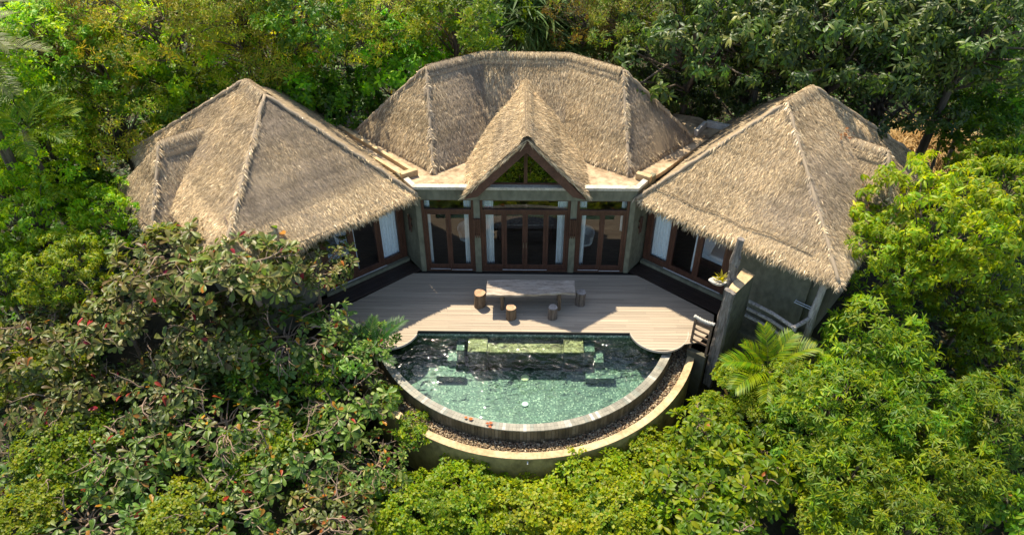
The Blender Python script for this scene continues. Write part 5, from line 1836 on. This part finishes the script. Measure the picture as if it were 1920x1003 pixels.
# ---------------------------------------------------------------- trees: (kind, variant, u, v, z of crown centre, scale, label, tint)
T = [
    # left: sea almonds in front of the left wing
    ('almond', 0, 465, 492, 3.2, 0.8, 'olive brown sea almond whose top leaves overlap the left wing eave', 1.0),
    ('almond', 1, 330, 472, 3.0, 0.74, 'olive brown sea almond with red leaves below the side roof of the left wing', 1.0),
    ('almond', 2, 585, 500, 2.4, 0.48, 'small sea almond under the right half of the left wing eave', 1.05),
    ('almond', 1, 225, 585, 1.7, 0.66, 'brown sea almond against the bright bushes left of the left wing', 0.95),
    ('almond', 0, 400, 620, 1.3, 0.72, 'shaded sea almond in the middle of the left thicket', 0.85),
    ('almond', 2, 70, 640, 1.2, 0.62, 'sea almond with dark brown leaves at the left edge, below the bright bushes', 0.9),
    ('almond_bare', 0, 545, 630, 1.2, 0.62, 'thin sea almond with open twigs against the left end of the deck', 1.1, 1, (0.95, 1.1, 0.8)),
    ('almond_bare', 1, 635, 660, 0.7, 0.5, 'green open sea almond at the left end of the deck', 1.2, 1, (0.85, 1.2, 0.7)),
    ('almond_bare', 2, 650, 760, 0.0, 0.6, 'open twiggy sea almond leaning over the left of the pool channel', 1.15, 1, (0.9, 1.15, 0.75)),
    ('almond_bare', 0, 700, 640, 0.75, 0.3, 'leafy sea almond twig hiding the left round corner of the deck', 1.25, 1, (0.8, 1.25, 0.6)),
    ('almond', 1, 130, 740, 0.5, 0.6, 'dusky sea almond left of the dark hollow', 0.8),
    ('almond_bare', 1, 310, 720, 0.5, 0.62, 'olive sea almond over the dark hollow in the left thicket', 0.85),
    ('almond_bare', 0, 430, 790, 0.1, 0.62, 'sea almond with bare tan branches and scattered red leaves, lower left', 1.05, 1, (0.9, 1.1, 0.8)),
    ('almond_bare', 2, 540, 850, -0.2, 0.58, 'sea almond with tangled bare branches left of the curved wall', 1.05, 1, (0.9, 1.1, 0.8)),
    ('almond_bare', 1, 240, 850, -0.1, 0.62, 'sea almond with broad olive leaves in the lower left thicket', 1.0, 1, (0.85, 1.12, 0.8)),
    ('almond_bare', 2, 60, 900, -0.3, 0.6, 'sea almond at the left edge above the lower left corner', 1.0, 1, (0.85, 1.12, 0.8)),
    ('almond_bare', 0, 170, 975, -0.5, 0.6, 'sea almond crown near the lower left corner', 1.05, 1, (0.85, 1.15, 0.8)),
    ('almond_bare', 1, 400, 960, -0.5, 0.62, 'sea almond with orange dead leaves at the bottom edge, left', 1.05, 1, (0.9, 1.1, 0.8)),
    ('almond_bare', 2, 610, 970, -0.6, 0.55, 'wispy sea almond at the bottom edge left of the creepers', 0.95),
    ('almond_bare', 0, 700, 870, -0.7, 0.42, 'wispy sea almond hanging over the left end of the curved wall', 1.1, 1, (0.9, 1.12, 0.75)),
    ('almond_green', 0, 600, 700, 0.5, 0.42, 'bright young sea almond shoots left of the pool, above the twigs', 1.15),
    ('almond_green', 1, 480, 700, 0.6, 0.45, 'dark green young sea almond in the middle of the left thicket', 0.7),
    ('almond_green', 0, 450, 640, 1.4, 0.28, 'bright green sprig in the middle of the brown sea almonds', 1.1),
    ('almond_green', 0, 775, 805, -0.6, 0.32, 'sprig of young sea almond leaning over the pebble channel at lower left', 1.1),
    ('almond_green', 1, 720, 745, -0.3, 0.28, 'leafy sprig of young sea almond over the pebbles left of the pool', 1.1),
    ('creeper', 0, 60, 700, 0.6, 0.9, 'yellow-green creeper mound at the left edge under the sea almonds', 0.8),
    ('creeper', 1, 130, 850, -0.2, 1.0, 'creeper mound between the lower left sea almonds', 0.8),
    ('creeper', 0, 500, 840, -0.4, 0.85, 'small bright creeper mound amid the bare branches at lower left', 0.95),
    ('creeper', 1, 320, 985, -0.6, 0.9, 'creeper mound at the bottom edge, left of the bare branches', 0.85),
    ('creeper', 0, 40, 970, -0.3, 0.8, 'creeper mound in the lower left corner', 0.85),
    # bottom centre and right
    ('creeper', 0, 870, 930, -1.35, 0.95, 'yellow-green creeper mound below the left part of the curved wall', 1.05),
    ('creeper', 1, 760, 975, -1.4, 0.9, 'yellow-green creeper mound at the bottom edge, left of centre', 1.0),
    ('creeper', 1, 1010, 962, -1.4, 1.0, 'yellow-green creeper mound at the bottom edge, in the centre', 1.1),
    ('creeper', 0, 1115, 895, -1.25, 0.95, 'brightest creeper mound, hiding the foot of the curved wall right of centre', 1.15),
    ('creeper', 1, 1170, 975, -1.2, 0.95, 'creeper mound with red buds at the bottom edge, right of centre', 1.05),
    ('creeper', 0, 1225, 850, -1.2, 0.75, 'creeper mound against the outside of the curved wall at lower right', 1.0),
    ('creeper', 1, 1385, 705, 0.0, 0.55, 'creeper mound between the timber slab and the areca palm', 1.0),
    ('creeper', 0, 1345, 770, -0.4, 0.5, 'creeper mound outside the right end of the curved wall', 0.95),
    ('almond_green', 0, 1345, 825, -0.5, 0.7, 'bright young sea almond beside the right end of the curved wall', 1.0),
    ('almond_green', 1, 1270, 920, -1.0, 0.75, 'bright young sea almond below the right part of the curved wall', 1.0),
    ('almond_green', 0, 1400, 900, -0.6, 0.8, 'young sea almond at lower right, under the areca palm', 0.95),
    ('almond_green', 1, 1330, 990, -0.8, 0.75, 'young sea almond at the bottom edge, right of centre', 0.95),
    ('almond_green', 0, 1885, 940, -0.3, 0.6, 'young sea almond with round yellow-green leaves in the lower right corner', 1.15),
    ('narrow', 0, 1640, 650, 1.3, 1.0, 'yellowish narrow-leaved tree in front of the right wing terrace', 1.15),
    ('almond_green', 1, 1120, 960, -1.0, 0.35, 'small broad-leaved shoot among the bottom edge creepers, right of centre', 1.0),
    ('almond_green', 0, 905, 915, -1.3, 0.3, 'small broad-leaved shoot among the creepers below the curved wall', 0.9),
    ('narrow', 0, 830, 960, -1.3, 0.4, 'small narrow-leaved bush among the bottom edge creepers, left of centre', 0.9),
    ('narrow', 1, 1490, 735, 0.3, 0.55, 'narrow-leaved bush right of the areca palm, at its foot', 1.0),
    ('creeper', 0, 1440, 760, -0.1, 0.6, 'creeper mound in front of the areca palm', 0.95),
    ('narrow', 1, 1560, 770, 0.6, 0.9, 'narrow-leaved tree right of the areca palm', 1.05),
    ('narrow', 0, 1720, 790, 0.6, 0.9, 'narrow-leaved tree in the middle of the right-hand thicket', 0.95),
    ('narrow', 1, 1580, 900, -0.1, 0.85, 'narrow-leaved tree at lower right, beside the young sea almonds', 0.95),
    ('narrow', 0, 1780, 890, 0.1, 0.85, 'narrow-leaved tree at lower right with pale leaf tips', 1.0),
    ('creeper', 1, 1580, 960, -0.6, 0.9, 'creeper mound under the narrow-leaved trees at the bottom edge', 0.95),
    ('narrow', 1, 1690, 985, -0.3, 0.75, 'narrow-leaved tree at the bottom edge, lower right', 0.85),
    ('bigleaf', 0, 1490, 850, -0.6, 0.6, 'low dark bush between the areca palm and the lower right trees', 0.8),
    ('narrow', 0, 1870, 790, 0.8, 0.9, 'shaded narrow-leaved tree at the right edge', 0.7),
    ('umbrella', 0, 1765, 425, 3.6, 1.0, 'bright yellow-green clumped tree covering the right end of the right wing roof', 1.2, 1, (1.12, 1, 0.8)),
    ('umbrella', 1, 1880, 360, 3.4, 0.85, 'bright clumped tree at the right edge, level with the right wing eave', 1.0),
    ('umbrella', 1, 1665, 480, 3.0, 0.62, 'bright clumped tree touching the front corner of the right wing roof', 1.1),
    ('umbrella', 0, 1820, 560, 1.2, 0.85, 'clumped tree below the brightest tree at the right edge', 0.9),
    ('umbrella', 1, 1890, 660, 0.8, 0.75, 'dim clumped tree at the right edge, below the middle', 0.8),
    # left middle and upper left
    ('umbrella', 0, 60, 410, 2.6, 0.85, 'bright drooping tree at the left edge, below the palm', 1.25, 1, (0.95, 1.1, 0.8)),
    ('umbrella', 1, 215, 400, 2.3, 0.62, 'bright drooping bush against the side roof of the left wing', 1.4, 1, (1.05, 1.1, 0.7)),
    ('umbrella', 1, 120, 505, 2.2, 0.62, 'drooping green bush at the left edge above the brown sea almonds', 1.05),
    ('bigleaf', 1, 150, 350, 2.4, 0.55, 'large-leaved bush between the left-edge palm and the left wing roof', 1.0),
    ('bushy', 1, 0, 330, 2.2, 0.8, 'shaded bushy tree cut by the left edge under the palm', 1.2),
    ('umbrella', 1, 5, 520, 1.6, 0.7, 'drooping green tree cut by the left edge, at mid height', 0.95),
    ('bushy', 0, 90, 300, 3.0, 0.9, 'bushy yellow-green tree at the left edge behind the palm', 2.0, 1, (1.15, 1.05, 0.6)),
    ('fine', 0, 215, 225, 3.6, 1.05, 'fine-leaved tree sloping down to the side roof of the left wing', 1.7, 1, (1.1, 1.05, 0.7)),
    ('bushy', 1, 60, 190, 4.6, 0.95, 'bushy tree at the left edge, upper third', 1.2, 1, (0.9, 1, 1)),
    ('bushy', 0, 330, 90, 5.2, 1.15, 'rounded bright green tree crown behind the left wing', 1.9, 1, (1.05, 1, 0.8)),
    ('bushy', 1, 380, 200, 3.4, 1.0, 'shaded bushy tree right behind the left wing peak', 0.85, 1, (0.9, 1, 1)),
    ('fine', 1, 500, 85, 5.4, 1.2, 'wide olive fine-leaved tree behind the left wing peak', 1.75, 1, (1.15, 1, 0.9)),
    ('bigleaf', 0, 560, 175, 4.0, 0.85, 'glossy large-leaved tree right of the left wing peak', 1.5, 1, (0.9, 1.05, 0.8)),
    ('bigleaf', 1, 650, 190, 3.6, 0.8, 'large-leaved tree in the gap between left and central roofs', 0.9, 1, (0.85, 1, 1)),
    ('bigleaf', 0, 750, 115, 4.8, 0.95, 'bright large-leaved tree left of the central thatched roof', 1.7, 1, (0.95, 1.1, 0.7)),
    ('bushy', 0, 200, 130, 5.2, 0.95, 'bushy tree between the rounded crown and the left edge', 1.0, 1, (0.85, 1, 1)),
    ('brown', 0, 150, 40, 6.8, 1.0, 'brownish hanging tree near the upper left corner', 1.3, 1, (1, 1, 1)),
    ('bushy', 1, 80, 70, 6.5, 0.95, 'bushy green tree beside the upper left coconut palms', 1.6, 1, (1, 1.05, 0.8)),
    ('fine', 0, 300, 8, 7.2, 1.1, 'olive tree at the top edge above the rounded crown', 1.5, 1, (1.2, 1, 0.9)),
    ('fine', 1, 440, 5, 7.2, 1.0, 'fine-leaved tree at the top edge, left of centre', 1.28),
    ('bushy', 0, 560, 20, 6.8, 1.0, 'bushy tree at the top edge above the green palm', 0.95, 1, (0.9, 1, 1)),
    ('fine', 0, 690, 30, 6.4, 1.0, 'olive fine-leaved tree at the top edge left of the palms', 1.6, 1, (1.1, 1.05, 0.8)),
    ('bushy', 1, 860, 15, 6.6, 0.9, 'shaded bushy tree at the top edge above the central roof', 0.94),
    ('brown', 1, 840, 70, 5.0, 0.7, 'brownish bush just behind the central ridge', 1.22),
    ('bigleaf', 1, 880, 100, 4.0, 0.5, 'small large-leaved bush touching the central ridge at its left bend', 1.35),
    ('pandanus', 0, 1008, 52, 5.3, 1.05, 'pandanus with long arching strap leaves behind the central ridge', 1.05),
    ('pandanus', 1, 1058, 84, 4.9, 0.7, 'smaller pandanus tuft just above the central ridge', 1.1),
    ('pandanus', 1, 972, 22, 6.0, 0.9, 'pandanus with strap leaves at the top edge', 0.9),
    ('reed', 0, 1130, 85, 4.4, 0.75, 'brown reed clump behind the right bend of the central ridge', 1.0),
    ('reed', 1, 1190, 55, 5.0, 0.8, 'reddish brown reed clump at the foot of the dark trees', 0.95),
    ('brown', 0, 1090, 5, 6.6, 0.9, 'olive brown tree at the top edge right of the pandanus', 1.15),
    ('fine', 1, 1180, 5, 6.8, 0.9, 'dull fine-leaved tree at the top edge, right of centre', 0.94),
    # upper right: dark drooping trees
    ('dark', 0, 1300, 60, 6.2, 0.95, 'tall olive-green drooping tree right of the central roof', 1.2),
    ('dark', 1, 1440, 50, 6.4, 1.0, 'dark drooping tree above the right wing peak, left side', 1.05),
    ('dark', 0, 1570, 60, 6.4, 1.0, 'dark drooping tree above the right wing peak, right side', 1.0),
    ('dark', 1, 1700, 40, 6.8, 1.0, 'dark drooping tree at the top edge, right', 1.1),
    ('dark', 0, 1830, 45, 7.0, 1.0, 'dark drooping tree filling the upper right corner', 1.0),
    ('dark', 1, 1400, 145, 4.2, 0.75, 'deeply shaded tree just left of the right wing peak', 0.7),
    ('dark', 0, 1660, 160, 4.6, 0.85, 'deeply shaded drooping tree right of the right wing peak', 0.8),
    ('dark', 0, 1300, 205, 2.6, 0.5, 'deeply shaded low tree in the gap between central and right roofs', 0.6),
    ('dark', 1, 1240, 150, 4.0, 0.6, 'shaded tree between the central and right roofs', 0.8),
    ('bigleaf', 0, 1850, 110, 5.2, 0.75, 'large-leaved tree with pale leaves at the right edge, upper part', 1.0),
    ('bigleaf', 1, 1790, 205, 3.6, 0.65, 'large-leaved tree above the patch of dry grass', 0.95),
    ('bigleaf', 0, 1890, 215, 3.6, 0.7, 'large-leaved tree at the right edge beside the dry grass', 1.0),
    ('bigleaf', 1, 1855, 280, 3.4, 0.7, 'large-leaved green tree above the bright clumped trees at the right edge', 1.0),
]
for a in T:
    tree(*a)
# the slope in front goes on below the frame; the dormer and door glass mirrors it
for k_, (x_, y_, kd, s_) in enumerate(((-7.5, -9.0, 'bushy', 0.9), (-3.8, -9.5, 'umbrella', 1.0), (0.2, -9.0, 'bushy', 0.9), (4.0, -9.6, 'umbrella', 1.0), (7.6, -9.0, 'bushy', 0.95),
                                       (-5.5, -12.5, 'bushy', 1.1), (-1.5, -12.8, 'umbrella', 1.1), (2.6, -12.6, 'bushy', 1.1), (6.5, -12.8, 'umbrella', 1.1))):
    tree(kd, k_ % 2, 0, 0, -1.9, s_, 'green tree mirrored in the dormer glass, standing on the slope below the pool', 1.0, pos=(x_, y_, -1.9))['group'] = 'trees on the slope below the frame'

# red and orange dead leaves lying on the pool rim
for (a_, dr, col, lab) in ((math.radians(-90 - 19), 0.12, (0.5, 0.2, 0.05), 'orange fallen leaf curled on the pool rim'), (math.radians(-90 - 11.5), 0.17, (0.42, 0.1, 0.05), 'reddish fallen leaf lying on the pool rim')):
    x_, y_ = arc(RI + dr, a_)
    t = MB()
    n_ = 3
    D_ = np.array([(1, 0.3, 0.1), (0.6, -0.7, 0.15), (-0.8, 0.2, 0.1)])
    t.tris(*scatter('round', np.tile((x_, y_, -0.135), (n_, 1)) + rng_.normal(0, 0.02, (n_, 3)) * (1, 1, 0.2), D_, np.tile((0, 0, 1.0), (n_, 1)), np.array((0.14, 0.13, 0.12)), np.tile(col, (n_, 1)) * rng_.uniform(0.8, 1.2, (n_, 1))))
    solo('fallen_leaf', t, M['litter'], lab, 'leaf', group='fallen leaves on the pool rim')

# brown leaf litter caught in the valley of the right wing roof
n_ = 700
t_ = rng_.random(n_)
p0_, p1_ = np.array((9.45, 3.9, 4.9)), np.array((9.1, 0.85, 2.95))
vs_, ve_ = PR(5.0, 8.8, 4.75), PR(7.2, 7.05, 2.95)
P_ = vs_ + (ve_ - vs_) * t_[:, None] + rng_.normal(0, 0.17, (n_, 3)) * (1, 1, 0.25)
P_[:, 2] += 0.13
P_[: n_ // 5] = vs_ + np.array((0.1, 0.1, 0.17)) + rng_.normal(0, 0.2, (n_ // 5, 3)) * (1.3, 1.3, 0.3)
D_ = nrm(rng_.normal(size=(n_, 3)) * (1, 1, 0.4))
lit = MB()
lit.tris(*scatter('round', P_, D_, np.tile((0.1, -0.3, 1.0), (n_, 1)) + rng_.normal(0, 0.4, (n_, 3)), rng_.uniform(0.08, 0.15, n_), pick([((0.3, 0.15, 0.06), 4), ((0.22, 0.1, 0.045), 4), ((0.42, 0.25, 0.12), 2)], n_, rng_)))
solo('leaf_litter', lit, M['litter'], 'brown dead leaves caught in the valley of the right wing roof', 'leaves', kind='stuff')

# dry grass bank behind the right wing
c = at(1745, 250, 1.2)
n_ = 5000
P_ = c + rng_.normal(0, 1, (n_, 3)) * (0.95, 0.6, 0.0)
P_[:, 2] = c[2] - 0.7 + 0.5 * np.exp(-((P_[:, 0] - c[0]) ** 2 + (P_[:, 1] - c[1]) ** 2)) + rng_.uniform(-.1, .15, n_)
D_ = np.stack([rng_.normal(0.1, 0.45, n_), rng_.normal(-0.6, 0.4, n_), rng_.uniform(0.1, 0.9, n_)], 1)
dg = MB()
dg.tris(*scatter('strap', P_, D_, np.tile((0, 0, 1.0), (n_, 1)), rng_.uniform(0.5, 1.0, n_), pick([((0.46, 0.33, 0.13), 5), ((0.38, 0.26, 0.1), 4), ((0.55, 0.42, 0.2), 2)], n_, rng_), np.full(n_, 1.2)))
solo('dry_grass', dg, M['litter'], 'tawny dry grass on the bank behind the right wing', 'dry grass', kind='stuff')

# low undergrowth over the forest floor
n_ = 48000
X_ = rng_.uniform(-28, 28, n_); Y_ = rng_.uniform(-13, 28, n_)
ok = ~((np.abs(X_) < 13.2) & (Y_ > -0.8) & (Y_ < 10.5)) & ~((np.hypot(X_, Y_ - 1.17) < 5.75) & (Y_ < 2)) & ~((np.abs(X_) < 6.8) & (Y_ > -1.2) & (Y_ < 3))
X_, Y_ = X_[ok], Y_[ok]; n_ = len(X_)
Z_ = gz(X_, Y_)
hgt = np.clip(0.35 + 0.35 * wob(np.stack([X_, Y_, Z_], 1), 91, 1.2), 0.05, 1.1) * rng_.random(n_)
k_ = 4
P_ = np.repeat(np.stack([X_, Y_, Z_ + hgt], 1), k_, 0) + rng_.normal(0, 0.08, (n_ * k_, 3))
m_ = len(P_)
D_ = np.stack([rng_.normal(size=m_), rng_.normal(size=m_), rng_.uniform(-0.2, 0.8, m_)], 1)
cols_ = pick([(DK1, 3), (DK2, 4), (G2, 3), (G1, 2), (BR1, 1.2)], m_, rng_) * rng_.uniform(0.7, 1.2, (m_, 1))
ug = MB()
ug.tris(*scatter('ellip', P_, D_, np.tile((0, 0, 1.0), (m_, 1)) + rng_.normal(0, 0.3, (m_, 3)), rng_.uniform(0.14, 0.32, m_), cols_))
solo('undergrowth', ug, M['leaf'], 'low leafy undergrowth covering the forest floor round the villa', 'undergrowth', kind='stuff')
